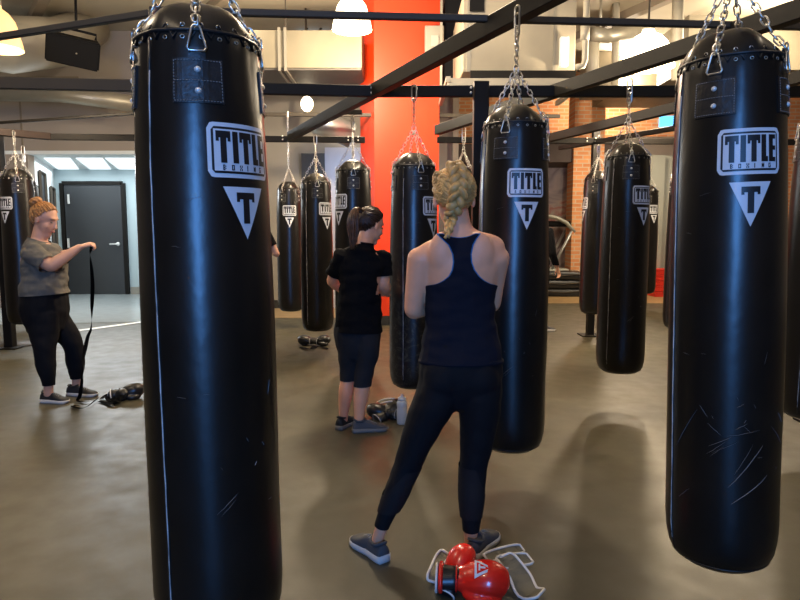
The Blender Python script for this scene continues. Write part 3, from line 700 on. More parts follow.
# ================================================================= PEOPLE
def ell_loft(bm, st, side=(1,0,0), seg=20, cap=(.8,.8)):
    """stations (centre, half width a along side, half depth b); closed rounded ends"""
    st=[(V(c),a,b) for c,a,b in st]; side=V(side).normalized(); n=len(st); rings=[]
    cs=[s[0] for s in st]
    def tang(i):
        a=cs[max(0,i-1)]; b=cs[min(n-1,i+1)]; return (b-a).normalized()
    full=[]
    t0=tang(0); tn=tang(n-1); m0=min(st[0][1],st[0][2]); mn=min(st[-1][1],st[-1][2])
    for k in (.92,.5): full.append((cs[0]-t0*m0*cap[0]*k, st[0][1]*math.sqrt(1-k*k), st[0][2]*math.sqrt(1-k*k), t0))
    for i,(c,a,b) in enumerate(st): full.append((c,a,b,tang(i)))
    for k in (.5,.92): full.append((cs[-1]+tn*mn*cap[1]*k, st[-1][1]*math.sqrt(1-k*k), st[-1][2]*math.sqrt(1-k*k), tn))
    for c,a,b,t in full:
        s=side-t*side.dot(t)
        if s.length<.05: s=V((0,1,0))-t*t.y
        s.normalize(); w=t.cross(s)
        rings.append([bm.verts.new(c+s*a*math.cos(x)+w*b*math.sin(x)) for x in [2*PI*k/seg for k in range(seg)]])
    for A,Bq in zip(rings,rings[1:]):
        for k in range(seg): bm.faces.new((A[k],A[(k+1)%seg],Bq[(k+1)%seg],Bq[k]))
    bm.faces.new(rings[0][::-1]); bm.faces.new(rings[-1])
    return bm
def smooth_st(st, k=4):
    """Catmull-Rom densify"""
    st=[(V(c),a,b) for c,a,b in st]; out=[]; n=len(st)
    def cr(p0,p1,p2,p3,t): return .5*((2*p1)+(p2-p0)*t+(2*p0-5*p1+4*p2-p3)*t*t+(3*p1-p0-3*p2+p3)*t**3)
    for i in range(n-1):
        q=[st[max(0,i-1)],st[i],st[i+1],st[min(n-1,i+2)]]
        for j in range(k):
            t=j/k; out.append((cr(*[x[0] for x in q],t),cr(*[x[1] for x in q],t),cr(*[x[2] for x in q],t)))
    out.append(st[-1]); return out
def remesh(bm, vox=.006, it=4, fac=.5):
    bmesh.ops.recalc_face_normals(bm,faces=bm.faces)
    me=bpy.data.meshes.new('tmp'); bm.to_mesh(me); bm.free(); o=bpy.data.objects.new('tmp',me); C.objects.link(o)
    m=o.modifiers.new('r','REMESH'); m.mode='VOXEL'; m.voxel_size=vox; m.adaptivity=0
    if it: s=o.modifiers.new('s','SMOOTH'); s.factor=fac; s.iterations=it
    dg=bpy.context.evaluated_depsgraph_get(); dg.update(); ev=o.evaluated_get(dg); out=bmesh.new(); out.from_mesh(ev.to_mesh()); ev.to_mesh_clear()
    bpy.data.objects.remove(o); bpy.data.meshes.remove(me)
    return out
def openings(bm, ops):
    """trim a garment: (point, outward normal, radius, length)"""
    for p,n,R,L in ops:
        p=V(p); n=V(n).normalized()
        def inr(c,neg=.03):
            d=c-p; t=n.dot(d); return t>-neg and t<L and (d-n*t).length<R
        fs=[f for f in bm.faces if any(inr(v.co) for v in f.verts)]
        g=list({x for f in fs for x in (list(f.verts)+list(f.edges))})+fs
        bmesh.ops.bisect_plane(bm,geom=g,plane_co=p,plane_no=n)
        dead=[f for f in bm.faces if inr(f.calc_center_median(),0)]
        bmesh.ops.delete(bm,geom=dead,context='FACES')
    return bm
def field_cut(bm, f):
    """keep f>0 with clean zero contour"""
    val={v:f(v.co) for v in bm.verts}
    new=set()
    for e in list(bm.edges):
        a,b=e.verts; fa,fb=val[a],val[b]
        if (fa>0)!=(fb>0) and abs(fa-fb)<.25:
            t=min(.97,max(.03,fa/(fa-fb))); _,nv=bmesh.utils.edge_split(e,a,t); val[nv]=0; new.add(nv)
    for fc in list(bm.faces):
        nv=[v for v in fc.verts if v in new]
        if len(nv)==2:
            try: bmesh.utils.face_split(fc,nv[0],nv[1])
            except Exception: pass
    dead=[fc for fc in bm.faces if sum(val[v] for v in fc.verts if v not in new)<=0 and not all(v in new for v in fc.verts)]
    bmesh.ops.delete(bm,geom=dead,context='FACES')
    return bm
def wrinkle(bm, amp, sc, stretch=(1,1,1), seed=0):
    bm.normal_update()
    for v in bm.verts:
        q=V((v.co.x*sc*stretch[0]+seed,v.co.y*sc*stretch[1],v.co.z*sc*stretch[2])); v.co+=v.normal*amp*noise.noise(q)
    return bm
def grow(st,o,oe=None): return [(c,a+o,b+o) for c,a,b in st]
def head_bm(bm, c, A, s=1.0):
    f=lambda x,y,z: c+A@V((x,y,z))*s
    ball(bm,f(0,-.012,.028),(.074*s,.090*s,.088*s),3,A)
    ball(bm,f(0,.024,-.030),(.058*s,.066*s,.080*s),3,A)
    ball(bm,f(0,.060,-.096),(.026*s,.024*s,.020*s),3,A)
    ball(bm,f(0,.066,.034),(.045*s,.020*s,.020*s),2,A)             # brow
    ell_loft(bm,[(f(0,.083,.018),.008*s,.010*s),(f(0,.094,-.008),.010*s,.012*s),(f(0,.100,-.026),.015*s,.013*s)],A@V((1,0,0)),10)
    ball(bm,f(0,.078,-.058),(.024*s,.016*s,.014*s),2,A)
    for sx in (-1,1):
        ball(bm,f(sx*.036,.056,-.028),(.022*s,.020*s,.024*s),2,A)  # cheek
        ball(bm,f(sx*.076,-.004,-.008),(.009*s,.018*s,.030*s),2,A) # ear
def face_parts(root, c, A, s, hairm, look=True):
    f=lambda x,y,z: c+A@V((x,y,z))*s
    for sx in (-1,1):
        bm=B(); ball(bm,f(sx*.030,.076,.008),(.012*s,.008*s,.0045*s),2,A); obj('eye',bm,M['eye'],root)
        bm=B(); tube(bm,[f(sx*.016,.086,.030),f(sx*.032,.083,.034),f(sx*.046,.072,.029)],.0024*s,6); obj('eyebrow',bm,M[hairm],root)
    bm=B(); ball(bm,f(0,.088,-.058),(.022*s,.009*s,.008*s),2,A); obj('lips',bm,M['lips'],root)
def hand(bm, w, d, nrm, side, curl=.9, s=1.0):
    """palm + five fingers; w wrist, d direction, nrm palm normal (curl towards), side=+1 thumb on side axis"""
    d=V(d).normalized(); nrm=V(nrm); nrm=(nrm-d*nrm.dot(d)).normalized(); sd=d.cross(nrm)*side
    P_=lambda x,y,z: w+(d*x+sd*y+nrm*z)*s
    ell_loft(bm,[(P_(0,0,0),.024*s,.019*s),(P_(.035,0,0),.036*s,.017*s),(P_(.080,0,0),.040*s,.014*s)],sd,14)
    for i,(y,L) in enumerate(((.030,.070),(.010,.078),(-.011,.072),(-.030,.058))):
        p=P_(.082,y,0); a=0; pts=[p]; dirn=V((1,0,0))
        for k,fr in enumerate((.45,.32,.23)):
            a+=curl*(.65+.12*i if k==0 else 1.0); dx,dz=math.cos(a),math.sin(a)
            p=p+(d*dx+nrm*dz)*L*fr*s; pts.append(p)
        tube(bm,[pts[0]-d*.01*s]+pts,[.0095*s,.0095*s,.009*s,.0082*s,.0068*s],8)
        ball(bm,pts[-1],.0068*s,1)
    tube(bm,[P_(.020,.026,.004),P_(.045,.048,.014),P_(.068,.052,.026),P_(.086,.042,.036)],[.014*s,.012*s,.0105*s,.008*s],8)
    ball(bm,P_(.086,.042,.036),.008*s,1)
def shoe(root, heel, d, L=.255, W=.047, pitch=0, upper='shoe_black', sole='sole_dark', H=.085):
    """heel = ground point under the heel back, d = toe direction"""
    d=V(d); d.z=0; d.normalize(); s=V((d.y,-d.x,0)); up=V((0,0,1))
    if pitch: R=Matrix.Rotation(pitch,3,s); d2=R@d; up2=R@up
    else: d2,up2=d,up
    heel=V(heel)
    f=lambda x,y,z: heel+d2*x*L+s*y*W+up2*z
    prof_w=[(0,.55),(.06,.72),(.2,.74),(.4,.72),(.6,.90),(.75,1.0),(.88,.88),(.96,.6),(1,.3)]
    def wd(t):
        for (a,x),(b,y) in zip(prof_w,prof_w[1:]):
            if t<=b: return x+(y-x)*(t-a)/(b-a)
        return .3
    def ht(t):
        k=[(0,.070),(.08,H),(.22,H*.97),(.36,H),(.5,.075),(.7,.052),(.88,.042),(1,.026)]
        for (a,x),(b,y) in zip(k,k[1:]):
            if t<=b: return x+(y-x)*(t-a)/(b-a)
        return .02
    so=B(); rings=[]; n=22
    for i in range(n+1):
        t=i/n; w=wd(t)*1.06; z1=.026+.006*(1-t); rings.append([so.verts.new(f(t,y,z)) for y,z in ((-w,.008+(.012 if t>.93 else 0)),(-w*1.0,z1),(w,z1),(w,.008+(.012 if t>.93 else 0)),(w*.9,(.010 if t>.93 else .0)),(-w*.9,(.010 if t>.93 else 0)))])
    for A_,B_ in zip(rings,rings[1:]):
        for k in range(6): so.faces.new((A_[k],A_[(k+1)%6],B_[(k+1)%6],B_[k]))
    so.faces.new(rings[0][::-1]); so.faces.new(rings[-1]); bmesh.ops.recalc_face_normals(so,faces=so.faces)
    u=B(); rings=[]; m=14
    for i in range(n+1):
        t=.01+.98*i/n; w=wd(t); h=ht(t)-.018; r=[]
        for k in range(m+1):
            a=PI*k/m; e=.62; cx=math.cos(a); sx=math.sin(a)
            r.append(u.verts.new(f(t,w*math.copysign(abs(cx)**e,cx)*(1 if t>.45 else 1-.30*sx),.018+h*abs(sx)**e)))
        rings.append(r)
    for A_,B_ in zip(rings,rings[1:]):
        for k in range(m): u.faces.new((A_[k],A_[k+1],B_[k+1],B_[k]))
    u.faces.new(rings[0][::-1]); u.faces.new(rings[-1])
    for r1,r2 in zip(rings,rings[1:]): u.faces.new((r1[0],r2[0],r2[-1],r1[-1]))
    bmesh.ops.recalc_face_normals(u,faces=u.faces)
    sh=obj('shoe',u,M[upper],root)
    obj('sole',so,M[sole],sh)
    c=B(); pts=[f(.20+.15*math.cos(a),.62*math.sin(a),H*1.0+.006*math.cos(a*2)) for a in [2*PI*k/16 for k in range(16)]]; tube(c,pts,.007,6,closed=True); obj('collar',c,M[upper],sh)
    lc=B()
    for i in range(5):
        t=.42+.055*i; h=ht(t)+.002; tube(lc,[f(t-.01,-.34,h-.006),f(t,0,h+.001),f(t+.02,.34,h-.006)],.0025,5)
    obj('laces',lc,M['lace'],sh)
    return sh
def strands(bm, c, A, rad, target, n, r=.006, start=None, bump=.0, jit=.05, seed=1, amax=95, axis=None, lift=1.0):
    """hair tubes over an ellipsoid from the hairline to a target direction"""
    rnd=random.Random(seed); axis=V(axis or (0,-.55,.35)).normalized(); e1=axis.cross(V((1,0,0))).normalized(); e2=axis.cross(e1)
    tg=V(target).normalized()
    for i in range(n):
        a=2*PI*(i+rnd.uniform(-.3,.3))/n; am=math.radians(amax*rnd.uniform(.55,1.0) if i%2 else amax*rnd.uniform(.92,1.0))
        s=(axis*math.cos(am)+(e1*math.cos(a)+e2*math.sin(a))*math.sin(am)).normalized(); pts=[];rs=[]
        K=10; ph=rnd.uniform(0,6)
        for k in range(K+1):
            t=k/K; dvec=s.lerp(tg+V((rnd.uniform(-jit,jit)*.3,)*3),t)
            if dvec.length<.05: dvec=tg
            dvec.normalize(); rr=1.0+.02*math.sin(t*9+ph)+ .04*t*lift
            pts.append(c+A@V((dvec.x*rad[0]*rr,dvec.y*rad[1]*rr,dvec.z*rad[2]*rr))); rs.append(r*(.7+.5*math.sin(PI*min(1,t*1.1+.1))))
        tube(bm,pts,rs,6,flat=.8)
def hair_cap(c,A,rad,amax=93,off=(0,-.012,.028),axis=(0,-.55,.35)):
    bm=B(); ball(bm,(0,0,0),rad,4); ax=V(axis).normalized()
    dead=[v for v in bm.verts if V((v.co.x/rad[0],v.co.y/rad[1],v.co.z/rad[2])).normalized().dot(ax)<math.cos(math.radians(amax))]
    bmesh.ops.delete(bm,geom=dead,context='VERTS')
    for v in bm.verts: v.co*=1+.02*noise.noise(v.co*30); v.co=V(c)+A@(v.co+V(off))
    return bm
def J(px,py,Y): return P(px,py,Y)

# ---------------------------------------------------------------- woman with the blond braid (seen from behind)
Y0=2.63; K=Y0/F
g=PZ(460,548,0)
W=thing('person',(P(460,400,Y0).x,Y0,0),'woman seen from behind in a racerback tank and leggings, with a blond braid','person')
def T(px,py,hw,dep,Y=Y0): return (J(px,py,Y),hw*K,dep)
def soften(bm,c,r,n=8,keep=None):
    vs=[v for v in bm.verts if (v.co-V(c)).length<r and (keep is None or keep(v.co))]
    for _ in range(n): bmesh.ops.smooth_vert(bm,verts=vs,factor=.5,use_axis_x=True,use_axis_y=True,use_axis_z=True)
    return bm
torso=[T(459,392,37,.095),T(460.5,376,41,.118,Y0-.01),T(461,360,40.5,.115,Y0-.005),T(461,340,36.5,.098),T(460,322,34,.085),T(460,302,33.5,.086),T(461,282,36,.092),T(461.5,264,40,.093),T(461,253,44,.084),T(460.5,245,43.5,.070),T(460,239,36,.060),T(459.5,234,22,.052),T(459,229,14,.05)]
neck=[T(459.5,240,17,.060,Y0+.0),T(458,229,13.8,.056,Y0+.01),T(455.5,212,13,.056,Y0+.025)]
def arm(sh,el,wr,Y1,Y2,Y3,r=(.058,.052,.046,.041,.040,.034,.026),hd=None):
    a,b,c=J(*sh,Y1),J(*el,Y2),J(*wr,Y3)
    up=[(a,r[0],r[0]),(a.lerp(b,.28),r[1],r[1]),(a.lerp(b,.65),r[2],r[2]),(b,r[3],r[3])]
    lo=[(b,r[3],r[3]),(b.lerp(c,.25),r[4],r[4]),(b.lerp(c,.65),r[5],r[5]),(c,r[6],r[6]*.8)]
    return a,b,c,up,lo
La,Lb,Lc,Lup,Llo=arm((421,258),(413.5,310),(444,300),Y0+.0,Y0+.03,Y0+.24,r=(.058,.053,.047,.040,.041,.035,.026))
Ra,Rb_,Rc,Rup,Rlo=arm((496.5,257),(492,304),(470,302),Y0+.0,Y0+.07,Y0+.25,r=(.056,.049,.042,.037,.039,.034,.025))
def leg(pts,s=1): return [(J(px,py,Y*s),hw*Y*s/F,hw*Y*s/F*dr) for px,py,hw,Y,dr in pts]
LS_=.955
YL=2.70
legL=leg([(442,372,20,2.75,1.25),(437,396,21,2.74,1.25),(422,427,17.2,2.74,1.2),(408.5,462,13.0,2.73,1.12),(402,478,11.8,2.71,1.1),(395.5,494,11.0,2.69,1.2),(386.5,514,8.2,2.67,1.1),(380,532,6.4,2.66,1.1),(377,541,6.2,2.67,1.2)],LS_)
legR=leg([(481,372,20,2.75,1.25),(480,396,20.5,2.74,1.25),(478,427,18,2.75,1.2),(474.5,458,14,2.75,1.12),(472.5,478,12.5,2.74,1.1),(471.5,498,11.6,2.72,1.2),(471,520,8.8,2.71,1.1),(470.5,538,6.8,2.71,1.1),(470.5,546,6.6,2.72,1.2)],LS_)
hc=J(454,199.5,Y0+.025); HA=axes(V((-.02,1,-.22)))
hs=1.03
bm=B(); ell_loft(bm,smooth_st(torso)); ell_loft(bm,smooth_st(neck,2))
for u_,l_ in ((Lup,Llo),(Rup,Rlo)): ell_loft(bm,smooth_st(u_)); ell_loft(bm,smooth_st(l_))
for l_ in (legL,legR): ell_loft(bm,smooth_st(l_))
ball(bm,J(443,252,Y0-.055),(.060,.035,.085),3); ball(bm,J(479,252,Y0-.055),(.060,.035,.085),3)   # shoulder blades
hand(bm,Lc,V((.9,.25,.15)),V((.3,.0,-1)),1,.55); hand(bm,Rc,V((-.9,.2,.15)),V((.0,.0,-1)),-1,.55)
head_bm(bm,hc,HA,hs)
body=remesh(bm,.0055,5)
soften(body,J(460,255,Y0),.30,14,lambda p:p.z>1.10 and p.z<1.40)
obj('body',body,M['skin'],W)
face_parts(W,hc,HA,hs,'blond_dark')
# leggings
bm=B(); ell_loft(bm,smooth_st(grow(torso[:5],.006)))
for sx in (443.5,478.5): ball(bm,J(sx,378,Y0-.055),(.086,.082,.098),3)
for l_ in (legL,legR): ell_loft(bm,smooth_st(grow(l_,.0055)))
lg=remesh(bm,.0065,5); wrinkle(lg,.004,18)
openings(lg,[(J(381,526.5,2.66*LS_),J(378,541,2.67)-J(383,520,2.67),.07,.12),(J(470.7,530,2.71*LS_),V((0,0,-1)),.07,.12),(J(460,334,Y0),V((0,0,1)),.4,.3)])
lo=obj('leggings',lg,M['legging'],W)
# sheer calf panels, as seen on both legs
for l_,nm in ((legL,0),(legR,1)):
    bm=B(); ell_loft(bm,smooth_st(grow(l_[3:7],.0105))); pm=remesh(bm,.007,3)
    cx=l_[4][0]
    a=l_[3][0]; b=l_[6][0]
    sg=-1 if nm else 1
    def f(p,a=a,b=b,sg=sg):
        t=(a.z-p.z)/(a.z-b.z); xc=a.x+(b.x-a.x)*t
        return min(.045+(p.x-xc)*(-.9 if nm else .9)+ (t-.55)*.10, (t-.10)*.3,(0.93-t)*.3)
    field_cut(pm,f); obj('mesh_panel',pm,M['legging_mesh'],lo,label='sheer mesh calf panel')
# tank top
def interp(tab,y):
    if y<=tab[0][0]: return tab[0][1]
    for (a,x),(b,z) in zip(tab,tab[1:]):
        if y<=b: return x+(z-x)*(y-a)/(b-a)
    return tab[-1][1]
Lt=[(228,440),(234,437.5),(240,444),(245,449.5),(254,453.3),(262,454.2),(270,453),(276,450),(280.5,444.5),(284,438),(285.5,428),(287,415),(300,400)]
Rt=[(228,486),(232,481),(239,475.5),(245,472.3),(254,470.5),(262,471),(270,473.8),(277,479),(281,484),(284,490),(285.5,497),(288,505),(300,520)]
def tank_field(dx):
    def f(p):
        px,py=Q(p)
        v=min(px-interp(Lt,py)+dx, interp(Rt,py)+dx-px)*K
        # neckline
        v=min(v,(py-(234-dx*.5)-4*(1-min(1,((px-459)/16)**2)) )*K)
        for s_ in (Lup,Rup):
            a,b=s_[0][0],s_[-1][0]; t=max(0.28,min(1,(p-a).dot(b-a)/(b-a).length_squared)); d=(p-a.lerp(b,t)).length-.062+.018*t
            if py>286: v=min(v,max(d,-.02) if d<0 else v)
        return v
    return f
def torso_shell(off,vox=.0055,hem=None):
    bm=B(); ell_loft(bm,smooth_st([(c,a+off,b+off) for c,a,b in torso]))
    ball(bm,J(443,252,Y0-.055),(.060+off,.035+off,.085+off),3); ball(bm,J(479,252,Y0-.055),(.060+off,.035+off,.085+off),3)
    ball(bm,J(445,268,Y0+.07),(.075+off,.06+off,.07+off),3); ball(bm,J(477,268,Y0+.07),(.075+off,.06+off,.07+off),3)
    ell_loft(bm,smooth_st([(J(459.5,236,Y0-.012),.05+off,.05+off),(J(457.5,229,Y0),.047+off,.046+off)],2))
    return remesh(bm,vox,4)
for k in range(1): pass
br=torso_shell(.0025); field_cut(br,tank_field(1.3)); openings(br,[(J(460,300,Y0),V((0,0,-1)),.5,.6)]); obj('sports_bra',br,M['bra'],W)
tk=torso_shell(.0070)
# flared lower hem lies over the leggings
bm=B(); ell_loft(bm,smooth_st([T(460.5,370,44.0,.132,Y0-.01),T(461,358,42.6,.126,Y0-.005),T(460.5,340,38.8,.108),T(460,322,36,.095),T(460,305,35.3,.094)])); 
me_=bpy.data.meshes.new('t2'); tk.to_mesh(me_); bm.from_mesh(me_); tk.free(); bpy.data.meshes.remove(me_)
tk=remesh(bm,.0055,3)
wrinkle(tk,.006,13,(1,1,2.2))
field_cut(tk,tank_field(0)); openings(tk,[(J(460,359.5,Y0),V((0,0,-1)),.5,.6)])
tt=obj('tank_top',tk,M['tank'],W)
bm=B(); ell_loft(bm,[T(461,359,42.9,.127,Y0-.005),T(461,362.5,43.4,.129,Y0-.006)],seg=48,cap=(.02,.02)); obj('hem',bm,M['tank'],tt)
# shoes
shoe(W,PZ(385,563,0),V((-.58,.80,0)),.238,.046,0,'shoe_grey','sole',H=.075)
shoe(W,PZ(471,560,0),V((.50,.86,0)),.25,.047,0,'shoe_grey','sole',H=.075)
# hair: swept strands and a chunky braid with a tail
hr=(.080*hs,.096*hs,.096*hs)
bm=hair_cap(hc,HA,(.079*hs,.094*hs,.093*hs),94); hp=obj('hair',bm,M['blond_dark'],W)
hcc=hc+HA@V((0,-.012,.028))
bm=B(); strands(bm,hcc,HA,hr,(0,-.85,.15),60,.0075,seed=3,jit=.5); 
strands(bm,hcc,HA,hr,(.05,-.45,.85),34,.0075,seed=5,jit=.5,amax=100)
strands(bm,hcc,HA,hr,(-.08,-.80,-.62),40,.0075,seed=8,jit=.4,amax=90); obj('hair_strands',bm,M['blond'],hp)
def braid_path(t):
    # over the head, crown to nape, then tail over left shoulder blade
    if t<.72:
        a=math.radians(72-150*t/.72); d=V((-.10+.0*t+.18*math.sin(t*5),-math.cos(a),math.sin(a))).normalized()
        return hcc+HA@V((d.x*hr[0]*1.10,d.y*hr[1]*1.10,d.z*hr[2]*1.08))
    q=braid_path(.7199); e=J(447,237,Y0-.105); s=(t-.72)/.28; m=J(449.5,226,Y0-.085)
    return q.lerp(m,s*2) if s<.5 else m.lerp(e,(s-.5)*2)
for k in range(3):
    bm=B(); pts=[];rs=[]; N=110
    for i in range(N+1):
        t=i/N; p=braid_path(t); p2=braid_path(min(.999,t+.01)) if t<.99 else p+(p-braid_path(t-.01)); tn=(p2-p).normalized(); out=(p-(hcc if t<.72 else hcc+V((0,.02,-.12)))).normalized(); sd=tn.cross(out).normalized()
        ph=2*PI*(t*3.8+k/3); w=(.023 if t<.6 else .023-.016*(t-.6)/.4); pts.append(p+sd*w*math.sin(ph)+out*(.009*math.sin(2*ph)+.004)); rs.append((.017 if t<.6 else .017-.0105*(t-.6)/.4)*min(1,.5+6*t))
    tube(bm,pts,rs,9,flat=.75); obj('braid_strand',bm,M['blond'],hp)
# side plaits wrapping from the temples
for sx in (-1,):
    for k in range(3):
        bm=B(); pts=[]; N=40
        for i in range(N+1):
            t=i/N; d=V((sx*(1-t)**.8*1.0,.25-1.1*t,.55-.75*t+.2*math.sin(t*3))).normalized(); out=HA@d; p=hcc+HA@V((d.x*hr[0]*1.05,d.y*hr[1]*1.05,d.z*hr[2]*1.05)); ph=2*PI*(t*2.6+k/3); pts.append(p+HA@V((0,0,1))*.015*math.sin(ph)+out*.006*math.sin(2*ph))
        tube(bm,pts,.012,7,flat=.8); obj('plait_strand',bm,M['blond'],hp)
bm=B(); q=J(447,236,Y0-.105); lathe(bm,[(.008,-.005),(.009,0),(.008,.005)],q,12); obj('hair_tie',bm,M['bra'],hp)

# ---------------------------------------------------------------- woman in the grey T-shirt, profile, unrolling a wrap
Y1=5.05; K1=Y1/F
W2=thing('person',(P(45,300,Y1).x,Y1,0),'woman in a grey T-shirt with a blond topknot, unrolling a hand wrap','person')
def T1(px,py,dep,hw,Y=Y1): return (J(px,py,Y),dep*K1,hw)     # dep = profile half depth in picture, hw = half width across
YS=(0,1,0)
torso=[T1(46,322,19,.165),T1(44.5,309,21.5,.185),T1(44.5,296,20,.18),T1(44,282,18.5,.165),T1(43.5,268,19.5,.165),T1(42,256,18,.17),T1(39,247,13,.13),T1(38,242,8,.08)]
neck=[T1(38.5,246,8.5,.062),T1(40,236,7.5,.056),T1(42.5,226,7.5,.055)]
na,nb,nc=J(33,253,Y1-.165),J(51,266,Y1-.22),J(80,247,Y1-.13)
nup=[(na,.066,.066),(na.lerp(nb,.4),.060,.060),(na.lerp(nb,.75),.054,.054),(nb,.047,.047)]
nlo=[(nb,.047,.047),(nb.lerp(nc,.3),.046,.046),(nb.lerp(nc,.7),.036,.036),(nc,.026,.024)]
fa,fb,fc=J(35,254,Y1+.165),J(55,270,Y1+.20),J(66,256,Y1+.02)
fup=[(fa,.064,.064),(fa.lerp(fb,.5),.054,.054),(fb,.046,.046)]
flo=[(fb,.046,.046),(fb.lerp(fc,.5),.040,.040),(fc,.027,.025)]
def leg1(pts): return [(J(px,py,Y),hw*.94*Y/F,hw*.94*Y/F*dr) for px,py,hw,Y,dr in pts]
lgN=leg1([(43,312,15.5,Y1-.08,.80),(44,330,14.5,4.97,.85),(44.5,345,11.2,4.95,.92),(45,356,9.6,4.95,.95),(46.5,368,8.6,4.95,.95),(48,378,6.6,4.96,.95),(48.5,387,4.9,4.97,.95),(48.5,394,5.2,4.98,.9)])
lgF=leg1([(48,312,15.5,Y1+.08,.80),(59,326,14,5.13,.85),(70,339,10.2,5.15,.92),(74,350,8.8,5.16,.95),(75.5,362,8.4,5.18,.95),(76,372,6.6,5.2,.95),(76.5,380,4.9,5.22,.95),(77,387,5.2,5.24,.9)])
hc=J(44.5,219.5,Y1); HA=axes(V((1,-.10,-.42))); hs=1.09
bm=B(); ell_loft(bm,smooth_st(torso),YS and (1,0,0)); ell_loft(bm,smooth_st(neck,2))
for u_ in (nup,nlo,fup,flo): ell_loft(bm,smooth_st(u_))
for l_ in (lgN,lgF): ell_loft(bm,smooth_st(l_))
hand(bm,nc,V((.75,.35,.25)),V((.3,.5,-.9)),1,.95,.95)
hand(bm,fc,V((.55,-.75,.20)),V((-.6,-.3,-.2)),1,.75,.95)
head_bm(bm,hc,HA,hs)
bd=remesh(bm,.0055,4); soften(bd,hc+HA@V((0,.04,-.02)),.12,5); soften(bd,J(40,243,Y1),.2,6,lambda p:p.z<1.36); obj('body',bd,M['skin_tan'],W2); face_parts(W2,hc,HA,hs,'blond_dark')
bm=B(); ell_loft(bm,smooth_st(grow(torso[:4],.007)))
ball(bm,J(33,312,Y1-.07),(.10,.09,.10),3); ball(bm,J(33,312,Y1+.07),(.10,.09,.10),3)
for l_ in (lgN,lgF): ell_loft(bm,smooth_st(grow(l_,.009)))
lg=remesh(bm,.007,5); wrinkle(lg,.006,14)
openings(lg,[(J(48.5,385,4.97),V((0,0,-1)),.08,.14),(J(76.5,378.5,5.21),V((0,0,-1)),.08,.14),(J(45,288,Y1),V((0,0,1)),.4,.3)])
obj('leggings',lg,M['legging'],W2)
# T-shirt with sleeves
sh=[T1(45,300,22.5,.205),T1(44.8,292,22.3,.203),T1(44.5,282,20.5,.19),T1(44.5,270,20.5,.180),T1(43,258,19.8,.182),T1(40,249,17,.165),T1(38.8,244,13.5,.120),T1(39,240,10.5,.088),T1(40,235,9.5,.076)]
bm=B(); ell_loft(bm,smooth_st(sh)); ball(bm,J(55,262,Y1-.07),(.085,.08,.085),3); ball(bm,J(55,262,Y1+.07),(.085,.08,.085),3)
e1=na.lerp(nb,.82); e2=fa.lerp(fb,.8)
ell_loft(bm,smooth_st([(na,.080,.080),(na.lerp(nb,.4),.076,.076),(na.lerp(nb,.95),.068,.068)])); ell_loft(bm,smooth_st([(fa,.078,.078),(fa.lerp(fb,.9),.066,.066)]))
ts=remesh(bm,.0065,4); wrinkle(ts,.014,8,(1,1,2.4),3); wrinkle(ts,.005,22,(1,1,1.5),9)
openings(ts,[(J(45,294,Y1),V((.06,0,-1)),.6,.3),(e1,nb-na,.13,.14),(e2,fb-fa,.12,.14),(J(39.5,239,Y1),V((.35,0,1)),.10,.2)])
obj('t_shirt',ts,M['tee_grey'],W2)
# chest print, a small dark and red patch
shoe(W2,V((J(41,404,4.98).x,4.99,0)),V((1,-.12,0)),.235,.045,0,'shoe_black','sole')
shoe(W2,V((J(71,397,5.25).x,5.2,0)),V((1,-.1,0)),.262,.045,0,'shoe_black','sole')
hcc=hc+HA@V((0,-.012,.028)); hr=(.079*hs,.095*hs,.094*hs)
hp=obj('hair',hair_cap(hc,HA,(.078*hs,.094*hs,.092*hs),100),M['auburn'],W2)
bunp=J(36.5,203,Y1)
tl=HA.transposed()@(bunp-hcc); 
bm=B(); strands(bm,hcc,HA,hr,tuple(tl),60,.006,seed=4,jit=.2,amax=101); obj('hair_strands',bm,M['auburn'],hp)
bm=B(); up=(bunp-hcc).normalized(); Ab=axes(up,V((1,0,0)) if abs(up.x)<.8 else V((0,1,0)))
for k in range(3):
    pts=[bunp+up*.012+Ab@V((math.cos(a)*(.026+.012*math.cos(a*3+k*2.1)),.016*math.sin(a*3+k*2.1),math.sin(a)*(.026+.012*math.cos(a*3+k*2.1)))) for a in [2*PI*i/48 for i in range(48)]]
    tube(bm,pts,.014,8,closed=True)
obj('hair_bun',remesh(bm,.004,1),M['auburn'],hp)
# wrist wrap on her far hand
bm=B(); 
for k in range(5): 
    c0=fc.lerp(fb,.05+.07*k); tube(bm,[c0+axes(fb-fc)@V((math.cos(a)*.036,0.004*k*0,math.sin(a)*.036)) for a in [2*PI*i/16 for i in range(16)]],.011,6,closed=True)
obj('wrist_wrap',bm,M['wrap'],W2)
# the long wrap she holds (a thing of its own)
bm=B(); hp0=nc+V((.75,.35,.25)).normalized()*.085+V((0,0,-.02))
wp=[hp0+V((-.05,0,.02)),hp0,J(90,254,Y1-.08),J(91.5,268,Y1-.06),J(92.5,285,Y1-.05),J(92,305,Y1-.04),J(91.3,327,Y1-.03),J(88,336,Y1-.02),J(85.5,347,Y1-.02),J(83,362,Y1+.0),J(82,380,Y1),J(80,395,4.95)]
e=PZ(78,401,.012); wp+= [e,PZ(86,402,.012),PZ(95,400,.014),PZ(80,405,.012),PZ(72,406,.012),PZ(84,408,.014),PZ(98,398,.02)]
rings=[]; 
dense=smooth_st([(p,0,0) for p in wp],5); dense=[d[0] for d in dense]
T_f,U_f=frames(dense)
for i,p in enumerate(dense):
    a=i*.22; s=V((math.cos(a*.8),math.sin(a*.8)*.6,0)).normalized() if i<len(dense)-32 else V((.3,1,0)).normalized()
    wdt=.015; rings.append((bm.verts.new(p-s*wdt),bm.verts.new(p+s*wdt)))
for a,b in zip(rings,rings[1:]): bm.faces.new((a[0],a[1],b[1],b[0]))
ret=bmesh.ops.solidify(bm,geom=bm.faces[:],thickness=.004)
